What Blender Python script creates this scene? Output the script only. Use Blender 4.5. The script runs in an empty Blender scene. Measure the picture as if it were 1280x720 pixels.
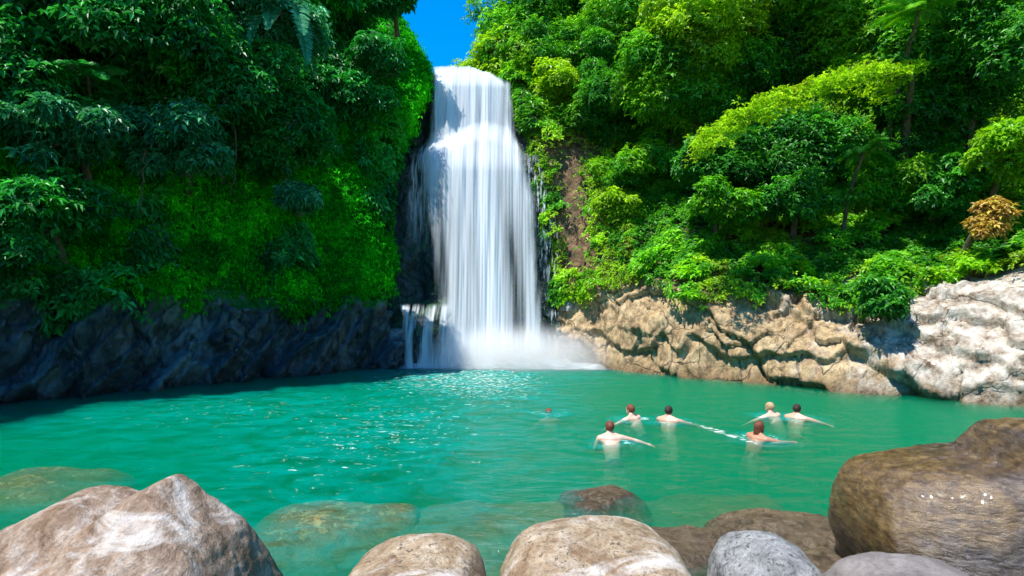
import bpy, bmesh, math
import numpy as np
from mathutils import Vector, Matrix

S = bpy.context.scene
COL = S.collection
RNG = np.random.default_rng(7)
R = math.radians

# ---------------------------------------------------------------- camera model
F, HOR, CH = 700.0, 385.0, 2.5          # focal length in px of a 1280 wide frame, horizon row, eye height
def at(px, py, Y):
    return np.array([(px - 640) / F * Y, Y, CH + (HOR - py) / F * Y])

# ---------------------------------------------------------------- numpy noise
PERM = np.random.default_rng(3).integers(0, 2**31 - 1, 4096)
def _h(i, j, k, s=0):
    n = (i * 73856093) ^ (j * 19349663) ^ (k * 83492791) ^ (s * 2654435 + 17)
    return PERM[n & 4095]
def noise3(p, s=0):
    p = np.asarray(p, float)
    i = np.floor(p).astype(np.int64); f = p - i
    w = f * f * f * (f * (f * 6 - 15) + 10)
    out = 0
    for a in (0, 1):
        for b in (0, 1):
            for c in (0, 1):
                h = _h(i[..., 0] + a, i[..., 1] + b, i[..., 2] + c, s)
                g = np.stack([((h >> 3) & 255) / 127.5 - 1, ((h >> 11) & 255) / 127.5 - 1, ((h >> 19) & 255) / 127.5 - 1], -1)
                d = f - np.array([a, b, c])
                ww = (w[..., 0] if a else 1 - w[..., 0]) * (w[..., 1] if b else 1 - w[..., 1]) * (w[..., 2] if c else 1 - w[..., 2])
                out = out + ww * (g * d).sum(-1)
    return out
def fbm(p, o=4, s=0, gain=.5):
    p = np.asarray(p, float); a = 1; t = 0
    for k in range(o):
        t = t + a * noise3(p, s + k * 7); p = p * 2.03 + 11.7; a *= gain
    return t
def cells(p, s=0):
    """nearest cell: distance, gap to the second, random value and facet plane value"""
    p = np.asarray(p, float); i = np.floor(p).astype(np.int64)
    d1 = np.full(p.shape[:-1], 9.); d2 = d1.copy(); val = d1 * 0; fac = d1 * 0
    for a in (-1, 0, 1):
        for b in (-1, 0, 1):
            for c in (-1, 0, 1):
                q = i + np.array([a, b, c]); h = _h(q[..., 0], q[..., 1], q[..., 2], s)
                o = np.stack([(h & 1023) / 1023., ((h >> 10) & 1023) / 1023., ((h >> 20) & 1023) / 1023.], -1)
                v = p - (q + o); d = np.sqrt((v * v).sum(-1))
                m = d < d1
                d2 = np.where(m, d1, np.minimum(d2, d)); d1 = np.where(m, d, d1)
                h2 = _h(q[..., 0], q[..., 1], q[..., 2], s + 5)
                g = np.stack([(h2 & 1023) / 511.5 - 1, ((h2 >> 10) & 1023) / 511.5 - 1, ((h2 >> 20) & 1023) / 511.5 - 1], -1)
                val = np.where(m, ((h2 >> 7) & 1023) / 511.5 - 1, val); fac = np.where(m, (g * v).sum(-1), fac)
    return d1, d2 - d1, val, fac
def sm(a, b, x):
    t = np.clip((x - a) / (b - a), 0, 1); return t * t * (3 - 2 * t)

# ---------------------------------------------------------------- object helpers
def mesh_np(name, V, Fc, mats, parent=None, smooth=True, attrs=None, loc=None):
    """V (n,3), Fc (m,k) with k = 3 or 4"""
    me = bpy.data.meshes.new(name)
    V = np.ascontiguousarray(V, np.float32); Fc = np.ascontiguousarray(Fc, np.int32)
    m, k = Fc.shape
    me.vertices.add(len(V)); me.vertices.foreach_set('co', V.ravel())
    me.loops.add(m * k); me.loops.foreach_set('vertex_index', Fc.ravel())
    me.polygons.add(m); me.polygons.foreach_set('loop_start', np.arange(0, m * k, k, dtype=np.int32))
    me.polygons.foreach_set('loop_total', np.full(m, k, np.int32))
    me.polygons.foreach_set('use_smooth', np.full(m, smooth))
    for an, av in (attrs or {}).items():
        at_ = me.attributes.new(an, 'FLOAT', 'POINT'); at_.data.foreach_set('value', np.ascontiguousarray(av, np.float32).ravel())
    me.update(calc_edges=True)
    me.validate()
    o = bpy.data.objects.new(name, me); COL.objects.link(o)
    for mm in (mats if isinstance(mats, (list, tuple)) else [mats]): me.materials.append(mm)
    if parent: o.parent = parent
    if loc is not None: o.location = loc
    return o
def tag(o, label, cat, group=None, kind=None):
    o['label'] = label; o['category'] = cat
    if group: o['group'] = group
    if kind: o['kind'] = kind
    return o
def thing(name, label, cat, loc, group=None):
    o = bpy.data.objects.new(name, None); COL.objects.link(o); o.location = loc
    o.empty_display_size = .2
    return tag(o, label, cat, group)
def grid_faces(nu, nv, flip=False):
    a = (np.arange(nu - 1)[:, None] * nv + np.arange(nv - 1)[None, :]).ravel()
    f = np.stack([a, a + 1, a + nv + 1, a + nv], -1)
    return f[:, ::-1] if flip else f

# ---------------------------------------------------------------- materials
def newmat(name):
    m = bpy.data.materials.new(name); m.use_nodes = True
    nt = m.node_tree; nt.nodes.clear()
    return m, nt, nt.nodes, nt.links
def N(nt, t, **kw):
    n = nt.nodes.new(t)
    for k, v in kw.items():
        if k in n.inputs: n.inputs[k].default_value = v
        else: setattr(n, k, v)
    return n
def ramp(nt, src, stops):
    r = nt.nodes.new('ShaderNodeValToRGB'); e = r.color_ramp.elements
    while len(e) < len(stops): e.new(.5)
    for q, (p, c) in zip(e, stops):
        q.position = p; q.color = (*c, 1) if len(c) == 3 else c
    nt.links.new(src, r.inputs[0]); return r.outputs[0]
def mixc(nt, f, a, b, mode='MIX'):
    m = nt.nodes.new('ShaderNodeMix'); m.data_type = 'RGBA'; m.blend_type = mode
    for i, v in ((0, f), (6, a), (7, b)):
        if isinstance(v, bpy.types.NodeSocket): nt.links.new(v, m.inputs[i])
        else: m.inputs[i].default_value = v if i == 0 else (*v, 1)
    return m.outputs[2]
def mth(nt, op, a, b=None, clamp=False):
    m = nt.nodes.new('ShaderNodeMath'); m.operation = op; m.use_clamp = clamp
    for i, v in ((0, a), (1, b)):
        if v is None: continue
        if isinstance(v, bpy.types.NodeSocket): nt.links.new(v, m.inputs[i])
        else: m.inputs[i].default_value = v
    return m.outputs[0]
def coord(nt, scale=(1, 1, 1), rot=(0, 0, 0), world=False):
    if world:
        src = nt.nodes.new('ShaderNodeNewGeometry').outputs['Position']
    else:
        src = nt.nodes.new('ShaderNodeTexCoord').outputs['Object']
    mp = N(nt, 'ShaderNodeMapping', Scale=scale, Rotation=rot); nt.links.new(src, mp.inputs[0]); return mp.outputs[0]
def nz(nt, vec, scale, detail=6, rough=.55, dist=0):
    n = N(nt, 'ShaderNodeTexNoise', Scale=scale, Detail=detail, Roughness=rough, Distortion=dist)
    nt.links.new(vec, n.inputs['Vector']); return n.outputs['Fac']
def vor(nt, vec, scale, feat='F1', out='Distance'):
    n = nt.nodes.new('ShaderNodeTexVoronoi'); n.feature = feat; n.inputs['Scale'].default_value = scale
    nt.links.new(vec, n.inputs['Vector']); return n.outputs[out]
def bump(nt, h, strength, dist, prev=None):
    b = N(nt, 'ShaderNodeBump', Strength=strength, Distance=dist); nt.links.new(h, b.inputs['Height'])
    if prev: nt.links.new(prev, b.inputs['Normal'])
    return b.outputs[0]

def rock_mat(name, cols, scale=1.0, stretch=(1, 1, 1), rot=(0, 0, 0), rough=(.55, .9), bs=.7, moss=None, wet=0.25,
             speck=None, spec=.4, grain=.55, coat=0, cracks=.5, world=False, extra=None, streaks=None):
    m, nt, nodes, L = newmat(name)
    v = coord(nt, stretch, rot, world); v0 = coord(nt, world=world)
    big = nz(nt, v, 1.1 * scale, 5, .6, .6); mid = nz(nt, v, 4.5 * scale, 8, .65, .3); fine = nz(nt, v0, 26 * scale, 6, .7)
    c = ramp(nt, big, [(.3, cols[0]), (.47, cols[1]), (.58, cols[2]), (.72, cols[3])])
    c = mixc(nt, .55, c, ramp(nt, mid, [(.35, cols[0]), (.5, cols[2]), (.66, cols[3])]))
    c = mixc(nt, grain, c, ramp(nt, fine, [(.25, (.35,) * 3), (.5, (.9,) * 3), (.7, (1.25,) * 3)]), 'MULTIPLY')
    crk = vor(nt, v, 1.7 * scale, 'DISTANCE_TO_EDGE')
    dv = N(nt, 'ShaderNodeTexNoise', Scale=3.0 * scale, Detail=4.0); L.new(v, dv.inputs['Vector'])
    vd = mixc(nt, .25, v, dv.outputs['Color'], 'ADD')
    n2 = nt.nodes.new('ShaderNodeTexVoronoi'); n2.feature = 'DISTANCE_TO_EDGE'; n2.inputs['Scale'].default_value = 1.3 * scale
    L.new(vd, n2.inputs['Vector']); ck = ramp(nt, n2.outputs['Distance'], [(0, (0,) * 3), (.035, (1,) * 3)])
    cm = mth(nt, 'MULTIPLY', mth(nt, 'GREATER_THAN', big, .52), cracks)
    c = mixc(nt, cm, c, mixc(nt, 1.0, c, ck, 'MULTIPLY'))
    if streaks:      # rain and mineral stains running down the face
        vs = coord(nt, (3.2, 3.2, .35), world=world)
        st = nz(nt, vs, 1.6, 6, .65)
        c = mixc(nt, mth(nt, 'MULTIPLY', ramp(nt, st, [(.5, (0,) * 3), (.62, (1,) * 3)]), .75), c, streaks)
    if speck:
        sp = nz(nt, v0, speck[0], 3, .8)
        c = mixc(nt, ramp(nt, sp, [(speck[2], (0,) * 3), (speck[2] + .05, (1,) * 3)]), c, speck[1])
    geo = nt.nodes.new('ShaderNodeNewGeometry'); sep = nt.nodes.new('ShaderNodeSeparateXYZ'); L.new(geo.outputs['Position'], sep.inputs[0])
    if extra: c = extra(nt, c, geo, sep, v0)
    if moss:
        mn = nz(nt, v0, 2.2, 7, .7)
        sn = nt.nodes.new('ShaderNodeSeparateXYZ'); L.new(geo.outputs['Normal'], sn.inputs[0])
        f = mth(nt, 'ADD', mth(nt, 'MULTIPLY', sep.outputs[2], moss[1]), mth(nt, 'ADD', mth(nt, 'MULTIPLY', mn, 1.6), moss[2]))
        f = mth(nt, 'ADD', f, mth(nt, 'MULTIPLY', sn.outputs[2], .25))
        c = mixc(nt, ramp(nt, f, [(.45, (0,) * 3), (.6, (1,) * 3)]), c, mixc(nt, fine, tuple(x * .5 for x in moss[0]), moss[0]))
    # water-darkened band just over the water level
    wz = mth(nt, 'ADD', sep.outputs[2], mth(nt, 'MULTIPLY', mth(nt, 'SUBTRACT', mid, .5), -.9))
    wf = ramp(nt, wz, [(0, (1,) * 3), (wet + .001, (0,) * 3)])
    c = mixc(nt, wf, c, mixc(nt, 1.0, c, (.42, .36, .28), 'MULTIPLY'))
    p = N(nt, 'ShaderNodeBsdfPrincipled'); p.inputs['Specular IOR Level'].default_value = spec
    L.new(c, p.inputs['Base Color'])
    rr = ramp(nt, mid, [(.3, (rough[0],) * 3), (.7, (rough[1],) * 3)])
    L.new(mixc(nt, wf, rr, (.25,) * 3), p.inputs['Roughness'])
    b = bump(nt, mid, bs, .12 / scale); b = bump(nt, fine, bs, .03 / scale, b); b = bump(nt, ck, bs * cracks, .03, b)
    b = bump(nt, nz(nt, v0, 90 * scale, 3, .7), bs * .6, .008 / scale, b)
    L.new(b, p.inputs['Normal'])
    if coat: p.inputs['Coat Weight'].default_value = coat; p.inputs['Coat Roughness'].default_value = .12
    o = N(nt, 'ShaderNodeOutputMaterial'); L.new(p.outputs[0], o.inputs[0])
    return m

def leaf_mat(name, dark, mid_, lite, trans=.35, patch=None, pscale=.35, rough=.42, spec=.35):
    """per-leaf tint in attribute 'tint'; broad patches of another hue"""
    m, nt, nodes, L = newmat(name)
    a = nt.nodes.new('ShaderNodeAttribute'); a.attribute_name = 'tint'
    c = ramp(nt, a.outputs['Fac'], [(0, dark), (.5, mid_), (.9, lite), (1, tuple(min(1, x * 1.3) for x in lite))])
    if patch:
        pn = nz(nt, coord(nt, world=True), pscale, 3, .6)
        c = mixc(nt, ramp(nt, pn, [(patch[1], (0,) * 3), (patch[1] + .1, (1,) * 3)]), c, mixc(nt, a.outputs['Fac'], tuple(x * .4 for x in patch[0]), patch[0]))
    p = N(nt, 'ShaderNodeBsdfPrincipled', Roughness=rough); p.inputs['Specular IOR Level'].default_value = spec
    L.new(c, p.inputs['Base Color'])
    t = nt.nodes.new('ShaderNodeBsdfTranslucent'); L.new(mixc(nt, 1.0, c, (1.5, 1.3, .5), 'MULTIPLY'), t.inputs[0])
    mx = N(nt, 'ShaderNodeMixShader'); mx.inputs[0].default_value = trans
    L.new(p.outputs[0], mx.inputs[1]); L.new(t.outputs[0], mx.inputs[2])
    o = N(nt, 'ShaderNodeOutputMaterial'); L.new(mx.outputs[0], o.inputs[0])
    return m
def plain_mat(name, c1, c2, scale=8, rough=.8, bs=.5, stretch=(1, 1, 1), spec=.3):
    m, nt, nodes, L = newmat(name)
    v = coord(nt, stretch); n = nz(nt, v, scale, 6, .65)
    p = N(nt, 'ShaderNodeBsdfPrincipled', Roughness=rough); p.inputs['Specular IOR Level'].default_value = spec
    L.new(ramp(nt, n, [(.35, c1), (.65, c2)]), p.inputs['Base Color'])
    L.new(bump(nt, n, bs, .03), p.inputs['Normal'])
    o = N(nt, 'ShaderNodeOutputMaterial'); L.new(p.outputs[0], o.inputs[0]); return m

def foam_mat(name, col=(.76, .81, .86), k=1.0):
    """white water: the attribute 'den' is how much water there is at the spot"""
    m, nt, nodes, L = newmat(name)
    a = nt.nodes.new('ShaderNodeAttribute'); a.attribute_name = 'den'
    d = N(nt, 'ShaderNodeBsdfDiffuse'); d.inputs[0].default_value = (*col, 1)
    t = N(nt, 'ShaderNodeBsdfTranslucent'); t.inputs[0].default_value = (*col, 1)
    mx = N(nt, 'ShaderNodeMixShader'); mx.inputs[0].default_value = .4
    L.new(d.outputs[0], mx.inputs[1]); L.new(t.outputs[0], mx.inputs[2])
    tr = nt.nodes.new('ShaderNodeBsdfTransparent')
    m2 = N(nt, 'ShaderNodeMixShader'); L.new(mth(nt, 'MULTIPLY', a.outputs['Fac'], k, True), m2.inputs[0])
    L.new(tr.outputs[0], m2.inputs[1]); L.new(mx.outputs[0], m2.inputs[2])
    o = N(nt, 'ShaderNodeOutputMaterial'); L.new(m2.outputs[0], o.inputs[0]); return m

# earth and rock of the right bank, by place: pale rock low down, brown earth higher
def right_extra(nt, c, geo, sep, v0):
    L = nt.links
    x = sep.outputs[0]; z = sep.outputs[2]
    n = nz(nt, v0, .9, 4, .6)
    # chalky white rock towards the right end
    f = mth(nt, 'ADD', mth(nt, 'MULTIPLY', x, .22), mth(nt, 'MULTIPLY', mth(nt, 'SUBTRACT', n, .5), 2.2))
    w = ramp(nt, f, [(0, (0,) * 3), (1, (1,) * 3)])
    w = ramp(nt, mth(nt, 'SUBTRACT', f, 1.9), [(.1, (0,) * 3), (.6, (1,) * 3)])
    chalk = ramp(nt, nz(nt, v0, 2.4, 8, .7), [(.36, (.12, .08, .05)), (.44, (.36, .29, .22)), (.56, (.58, .53, .45)), (.7, (.72, .68, .6))])
    c = mixc(nt, w, c, chalk)
    # brown earth above the rock shelf
    e = ramp(nt, mth(nt, 'ADD', z, mth(nt, 'MULTIPLY', n, 1.5)), [(0, (0,) * 3), (1, (1,) * 3)])
    e = ramp(nt, mth(nt, 'MULTIPLY', mth(nt, 'ADD', z, mth(nt, 'MULTIPLY', n, 1.5)), .2), [(.82, (0,) * 3), (.95, (1,) * 3)])
    earth = ramp(nt, nz(nt, v0, 3, 7, .7), [(.35, (.04, .035, .015)), (.55, (.17, .10, .05)), (.7, (.33, .2, .11))])
    return mixc(nt, e, c, earth)
M = {}
def skylit_slabs(nt, c, geo, sep, v0):      # pale tone painted in for slanting faces lit by the sky
    v = coord(nt, (1.0, .5, .26), (0, R(-38), 0), world=True)
    f = ramp(nt, nz(nt, v, .9, 3, .45, .3), [(.55, (0,) * 3), (.59, (1,) * 3)])
    return mixc(nt, mth(nt, 'MULTIPLY', f, .85), c, ramp(nt, nz(nt, v0, 5, 6, .6), [(.35, (.10, .13, .14)), (.65, (.26, .31, .33))]))
M['cliff_dark'] = rock_mat('dark_wet_rock', [(.012, .016, .018), (.03, .04, .045), (.06, .078, .09), (.24, .29, .32)], .6, (1, 1, .45), (R(12), R(-38), 0),  # palest colour painted for facets that catch the sky
                           (.28, .6), .9, moss=((.012, .2, .008), .42, -1.45), wet=.3, spec=.6, cracks=.7, world=True, extra=skylit_slabs)
M['cliff_head'] = rock_mat('wet_black_rock', [(.01, .014, .018), (.022, .034, .042), (.03, .055, .06), (.08, .1, .12)], .7, (1, 1, .5), (0, 0, 0),
                           (.2, .5), .9, moss=((.006, .07, .02), .0, -.35), wet=.3, spec=.6, cracks=.5, world=True)
M['cliff_right'] = rock_mat('ochre_rock', [(.18, .10, .05), (.40, .27, .13), (.55, .40, .22), (.7, .56, .36)], .8, (1, 1, .8), (0, R(15), 0),
                            (.6, .95), 1.0, moss=None, wet=.55, extra=right_extra, world=True, cracks=.8, streaks=(.2, .13, .07))
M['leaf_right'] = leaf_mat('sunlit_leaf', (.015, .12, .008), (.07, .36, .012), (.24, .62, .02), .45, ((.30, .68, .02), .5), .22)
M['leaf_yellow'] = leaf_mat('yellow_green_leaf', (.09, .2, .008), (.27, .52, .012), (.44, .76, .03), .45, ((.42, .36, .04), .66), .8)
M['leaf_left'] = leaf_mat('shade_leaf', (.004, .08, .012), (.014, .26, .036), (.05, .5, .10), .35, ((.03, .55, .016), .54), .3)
M['leaf_teal'] = leaf_mat('blue_green_leaf', (.006, .09, .035), (.02, .24, .09), (.12, .5, .27), .3)
M['leaf_deep'] = leaf_mat('deep_green_leaf', (.010, .09, .010), (.04, .26, .018), (.13, .48, .04), .42, ((.18, .55, .02), .52), .3)
M['leaf_mid'] = leaf_mat('mid_green_leaf', (.015, .12, .012), (.07, .36, .018), (.22, .62, .04), .45, ((.26, .66, .02), .5), .3)
M['leaf_plain'] = leaf_mat('understorey_leaf', (.010, .09, .012), (.035, .24, .02), (.10, .46, .04), .42)
M['moss'] = leaf_mat('moss_leaf', (.006, .22, .004), (.022, .52, .006), (.09, .8, .012), .4, ((.012, .36, .012), .55), .5, rough=.8, spec=.1)
M['leaf_rust'] = leaf_mat('rust_leaf', (.2, .12, .03), (.5, .34, .08), (.62, .6, .1), .3)
M['bark'] = plain_mat('bark', (.05, .04, .025), (.16, .13, .09), 9, .85, .8, (1, 1, .25))
M['bark_pale'] = plain_mat('pale_bark', (.16, .15, .12), (.4, .38, .32), 9, .8, .6, (1, 1, .25))
M['soil'] = plain_mat('forest_soil', (.02, .025, .01), (.07, .055, .03), 1.5, .95, .6)
M['bed'] = rock_mat('pool_bed_rock', [(.10, .11, .06), (.2, .2, .12), (.3, .3, .19), (.42, .42, .3)], .6, bs=.6, wet=-1, world=True)
M['skin'] = plain_mat('skin', (.52, .27, .18), (.62, .34, .24), 6, .4, .05, spec=.5)
M['skin_tan'] = plain_mat('tanned_skin', (.36, .17, .10), (.44, .22, .14), 6, .4, .05, spec=.5)
M['skin_pale'] = plain_mat('pale_skin', (.62, .36, .26), (.70, .43, .33), 6, .4, .05, spec=.5)
M['hair_dark'] = plain_mat('dark_hair', (.015, .01, .008), (.05, .028, .02), 40, .45, .6)
M['hair_brown'] = plain_mat('red_brown_hair', (.09, .025, .012), (.2, .06, .03), 40, .45, .6)
M['hair_fair'] = plain_mat('fair_hair', (.28, .18, .09), (.5, .36, .2), 40, .45, .6)
M['eye'] = plain_mat('eye', (.02, .015, .01), (.05, .03, .02), 5, .2, 0)
M['lip'] = plain_mat('lip', (.4, .1, .08), (.5, .14, .12), 5, .4, 0)
M['swim_red'] = plain_mat('red_swimwear', (.3, .02, .02), (.4, .04, .03), 8, .7, .1)
M['swim_blue'] = plain_mat('navy_swimwear', (.01, .02, .1), (.02, .03, .15), 8, .7, .1)
M['foam'] = foam_mat('white_water'); M['foam_thin'] = foam_mat('thin_foam', (.8, .88, .86))

# ---------------------------------------------------------------- leaves
def rosettes(P, Nrm, size, n=5, up=.45, droop=.25, tint=None, jitter=.35, width=.42, seed=0, fold=.12):
    """P (k,3) centres, Nrm (k,3) facing; n leaves fanned round each, each leaf two triangles folded at its midrib"""
    g = np.random.default_rng(seed); k = len(P)
    ax = Nrm * (1 - up) + np.array([0, 0, 1.]) * up + g.normal(0, jitter * .5, (k, 3))
    ax /= np.linalg.norm(ax, axis=1, keepdims=True) + 1e-9
    t = np.cross(ax, g.normal(0, 1, (k, 3))); t /= np.linalg.norm(t, axis=1, keepdims=True) + 1e-9
    b = np.cross(ax, t)
    size = np.broadcast_to(size, (k,))
    ang = (np.arange(n) / n * 2 * np.pi)[None, :] + g.normal(0, .35, (k, n))
    d = t[:, None] * np.cos(ang)[..., None] + b[:, None] * np.sin(ang)[..., None]
    lift = g.normal(.15, .35, (k, n, 1))
    d = d + ax[:, None] * lift; d[..., 2] -= droop * g.random((k, n)); d /= np.linalg.norm(d, axis=2, keepdims=True)
    side = np.cross(d, ax[:, None]); side /= np.linalg.norm(side, axis=2, keepdims=True) + 1e-9
    nn = np.cross(side, d)
    Ls = (size[:, None] * g.uniform(.65, 1.25, (k, n)))[..., None]
    base = P[:, None] + d * Ls * .08
    tip = P[:, None] + d * Ls - np.array([0, 0, 1.]) * Ls * droop * .5
    mid = P[:, None] + d * Ls * .5
    l = mid + side * Ls * width * .5 + nn * Ls * fold; r = mid - side * Ls * width * .5 + nn * Ls * fold
    V = np.stack([base, l, tip, r], 2).reshape(-1, 3)
    q = np.arange(k * n) * 4
    Fc = np.concatenate([np.stack([q, q + 2, q + 1], -1), np.stack([q, q + 3, q + 2], -1)])
    T = (np.full(k, .45) if tint is None else tint)[:, None] + g.normal(0, .16, (k, n))
    return V, Fc, np.repeat(np.clip(T, 0, 1).ravel(), 4)
def join(parts):
    Vs, Fs, Ts = [], [], []; o = 0
    for V, Fc, T in parts:
        Vs.append(V); Fs.append(Fc + o); Ts.append(T); o += len(V)
    return np.concatenate(Vs), np.concatenate(Fs), np.concatenate(Ts)

# ---------------------------------------------------------------- cliffs
def smooth_interp(A, n):
    """A (k, ...) -> (n, ...), Catmull-Rom on even parameter"""
    k = len(A); t = np.linspace(0, k - 1, n); i = np.clip(t.astype(int), 0, k - 2); f = (t - i).reshape((-1,) + (1,) * (A.ndim - 1))
    p0 = A[np.clip(i - 1, 0, k - 1)]; p1 = A[i]; p2 = A[i + 1]; p3 = A[np.clip(i + 2, 0, k - 1)]
    return .5 * (2 * p1 + (p2 - p0) * f + (2 * p0 - 5 * p1 + 4 * p2 - p3) * f**2 + (3 * p1 - p0 - 3 * p2 + p3) * f**3)
def surf_normals(G):
    du = np.gradient(G, axis=0); dv = np.gradient(G, axis=1)
    n = np.cross(dv, du); n /= (np.linalg.norm(n, axis=2, keepdims=True) + 1e-9)
    v = np.array([0, 14, 9.]) - G          # face the pool
    return n * (1 if (n * v).sum(-1).mean() > 0 else -1)

LEFT = np.array([
 [(-12,-12,-4),(-13,-12,0),(-13.2,-12,3),(-13.5,-12,6),(-14,-12,9),(-15,-12,12.5),(-17,-12,16),(-21,-12,21),(-40,-12,25)],
 [(-13.5,1,-4),(-14.5,1,0),(-14.8,1,3),(-15,1,6),(-15.4,1,9),(-16,1,12.5),(-18,1,16),(-22,1,21),(-42,1,25)],
 [(-14,9,-4),(-15,9,0),(-15.2,9.2,3),(-15.4,9.3,6),(-15.8,9.5,9),(-16.5,10,12.5),(-18.5,11,16),(-23,13,21),(-44,20,25)],
 [(-12.6,13.6,-4),(-13.3,14.6,0),(-13.5,15,3.1),(-13.8,15.4,6),(-14.1,15.9,9),(-14.9,16.6,12.5),(-17,18.5,16),(-21,23,21),(-38,35,26)],
 [(-10.9,15.8,-4),(-11.5,16.8,0),(-11.8,17.3,3.0),(-12,17.8,6),(-12.3,18.2,9),(-12.9,19.1,12.3),(-14.8,21,16),(-18,25.5,21),(-32,42,26)],
 [(-8.7,18.5,-4),(-9.2,19.5,0),(-9.5,19.9,2.7),(-9.6,20.4,6),(-9.8,20.9,9),(-10.3,21.8,12.3),(-11.8,23.8,16),(-14.5,28,21),(-26,48,26)],
 [(-6.6,20.8,-4),(-7.0,21.8,0),(-7.4,22.2,2.8),(-7.4,22.8,6),(-7.4,23.4,9),(-7.6,24.2,12.4),(-8.8,26.2,15.5),(-11,30.5,20),(-20,52,25)],
 [(-4.8,22.6,-4),(-5.0,23.5,0),(-5.5,23.9,2.7),(-5.7,24.3,5.5),(-5.5,24.9,8.8),(-4.8,25.5,12),(-4.7,26.6,14.2),(-7.4,30,18),(-14,54,22)],
 [(-5.4,24.6,-4),(-5.6,25.4,0),(-5.9,25.6,2.6),(-6.0,25.8,5.5),(-5.8,26.1,8.8),(-5.1,26.6,12),(-4.6,28.2,14.0),(-7.2,32,18),(-12,56,22)],
 [(-7,27.4,-4),(-7,27.4,0),(-7,27.6,2.6),(-7,27.8,5.5),(-6.6,28.1,8.8),(-5.9,28.6,11),(-5.2,31,13.4),(-7.4,36,17),(-12,58,21)],
], float)
RIGHT = np.array([
 [(3.5,27.5,-4),(3.4,27.5,0),(3,27.6,3),(2.4,27.8,6),(1.8,28,9),(1.0,28.6,12),(-.6,30.5,14),(-1.6,33,16),(-4,58,20)],
 [(2.2,24.6,-4),(2.5,25.2,0),(2.2,25.4,3),(1.9,25.7,6),(1.3,26.1,9),(.55,26.7,12),(-.5,28.5,14.6),(-1.3,31,16.6),(-3,56,20)],
 [(3.3,22.9,-4),(3.6,23.6,0),(3.5,24.0,3),(3.4,25,6),(3.1,26.1,9),(2.7,27.5,12),(1.9,29.3,15.2),(.8,32,18.5),(1,54,22)],
 [(4.9,20.8,-4),(5.2,21.7,0),(5.3,22.1,3.0),(5.5,23.6,5.3),(5.8,25.6,8.2),(6,28,11.5),(6,30.5,15),(5.6,35,19),(9,54,23)],
 [(6.9,18.5,-4),(7.3,19.5,0),(7.6,20.1,3.0),(8.0,21.8,4.6),(8.6,24,7),(9,26.8,10.3),(9.5,30,14),(10,35,19),(16,52,23)],
 [(8.8,16.8,-4),(9.3,17.8,0),(9.8,18.5,2.1),(10.5,20.4,3.7),(11.3,22.8,6.3),(12,26,9.5),(13,29.5,13.5),(14.5,34.5,19),(24,50,23)],
 [(10.2,15.2,-4),(10.9,16.2,0),(11.8,17.2,2.2),(12.8,19,3.7),(14,21.5,6.1),(15.5,25,9.5),(17.2,28.4,13.5),(20,33,19),(32,46,23)],
 [(12.4,13.3,-4),(13.1,14.3,0),(14.3,15.6,2.9),(15.5,17.2,3.8),(17,19.5,6.1),(19,23,9.5),(21.4,26,13.5),(25,30,19),(40,42,23)],
 [(14.6,9.3,-4),(15.5,9.8,0),(16.8,10.6,3.2),(18.3,11.8,4.4),(20,13,6.4),(23,15,9.5),(26,17,13.5),(31,21,19),(50,30,23)],
 [(15.5,3,-4),(16.5,3,0),(17.8,3,3.2),(19.4,3,4.5),(21.2,3,6.5),(24.2,3,9.5),(27.5,3,13.5),(33,3,19),(52,3,23)],
 [(15,-12,-4),(16,-12,0),(17.3,-12,3.2),(18.9,-12,4.5),(20.7,-12,6.5),(23.7,-12,9.5),(27,-12,13.5),(32,-12,19),(50,-12,23)],
], float)
def cliff_grid(A, nu, nv):
    G = smooth_interp(A, nu)                                   # along the bank
    G = np.swapaxes(smooth_interp(np.swapaxes(G, 0, 1), nv), 0, 1)   # up the face
    return G
def rock_disp(P, amp, rockiness, tilt=0.0, sc=1.0):
    ct, st = math.cos(tilt), math.sin(tilt)
    Q = np.stack([P[..., 0] * ct + P[..., 2] * st, P[..., 1], -P[..., 0] * st + P[..., 2] * ct], -1)
    Q = Q + .7 * np.stack([fbm(P * .6, 3, 1), fbm(P * .6, 3, 2), fbm(P * .6, 3, 3)], -1)
    d1, gap, val, fac = cells(Q * np.array([.6, .6, .24]) * sc, 11)
    e1, gap2, v2, f2 = cells(Q * np.array([2.1, 2.1, 1.2]) * sc, 23)
    big = .75 * val + 1.5 * fac - .15 * (1 - sm(0, .05, gap))
    small = .22 * v2 + .55 * f2 - .1 * (1 - sm(0, .06, gap2)) + .5 * np.abs(fbm(Q * np.array([1.2, 1.2, .6]), 4, 19))
    return amp * (rockiness * (big * .55 + small * .45) + .8 * fbm(P * .45, 4, 5) + .18 * fbm(P * 2.8, 4, 9) * rockiness)

def slabs(P, dx, dz, f, s, wob=.35):
    """overlapping slanting slabs: a broken sawtooth across the bedding"""
    q = (P[..., 0] * .8 + P[..., 1] * .35) * dx + P[..., 2] * dz
    q = q * f + wob * fbm(P * .55, 3, s) + .25 * np.round(1.5 * noise3(P * np.array([.5, .5, .35]), s + 3)) 
    fr = q - np.floor(q); r = _h(np.floor(q).astype(np.int64), 0 * fr.astype(int), 0 * fr.astype(int), s) / 2**31
    return (sm(0, .1, fr) * (1 - fr) - .5) * (.5 + r)
def base_mask(G, top):          # 1 on the bare rock band, 0 on the overgrown slope
    z = G[..., 2] + 1.5 * fbm(G * .42, 3, 31)
    return 1 - sm(top - .35, top + .35, z)

GL = cliff_grid(LEFT, 620, 300); NL = surf_normals(GL)
rL = base_mask(GL, 3.0)
keep_edge = 1.0
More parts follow.
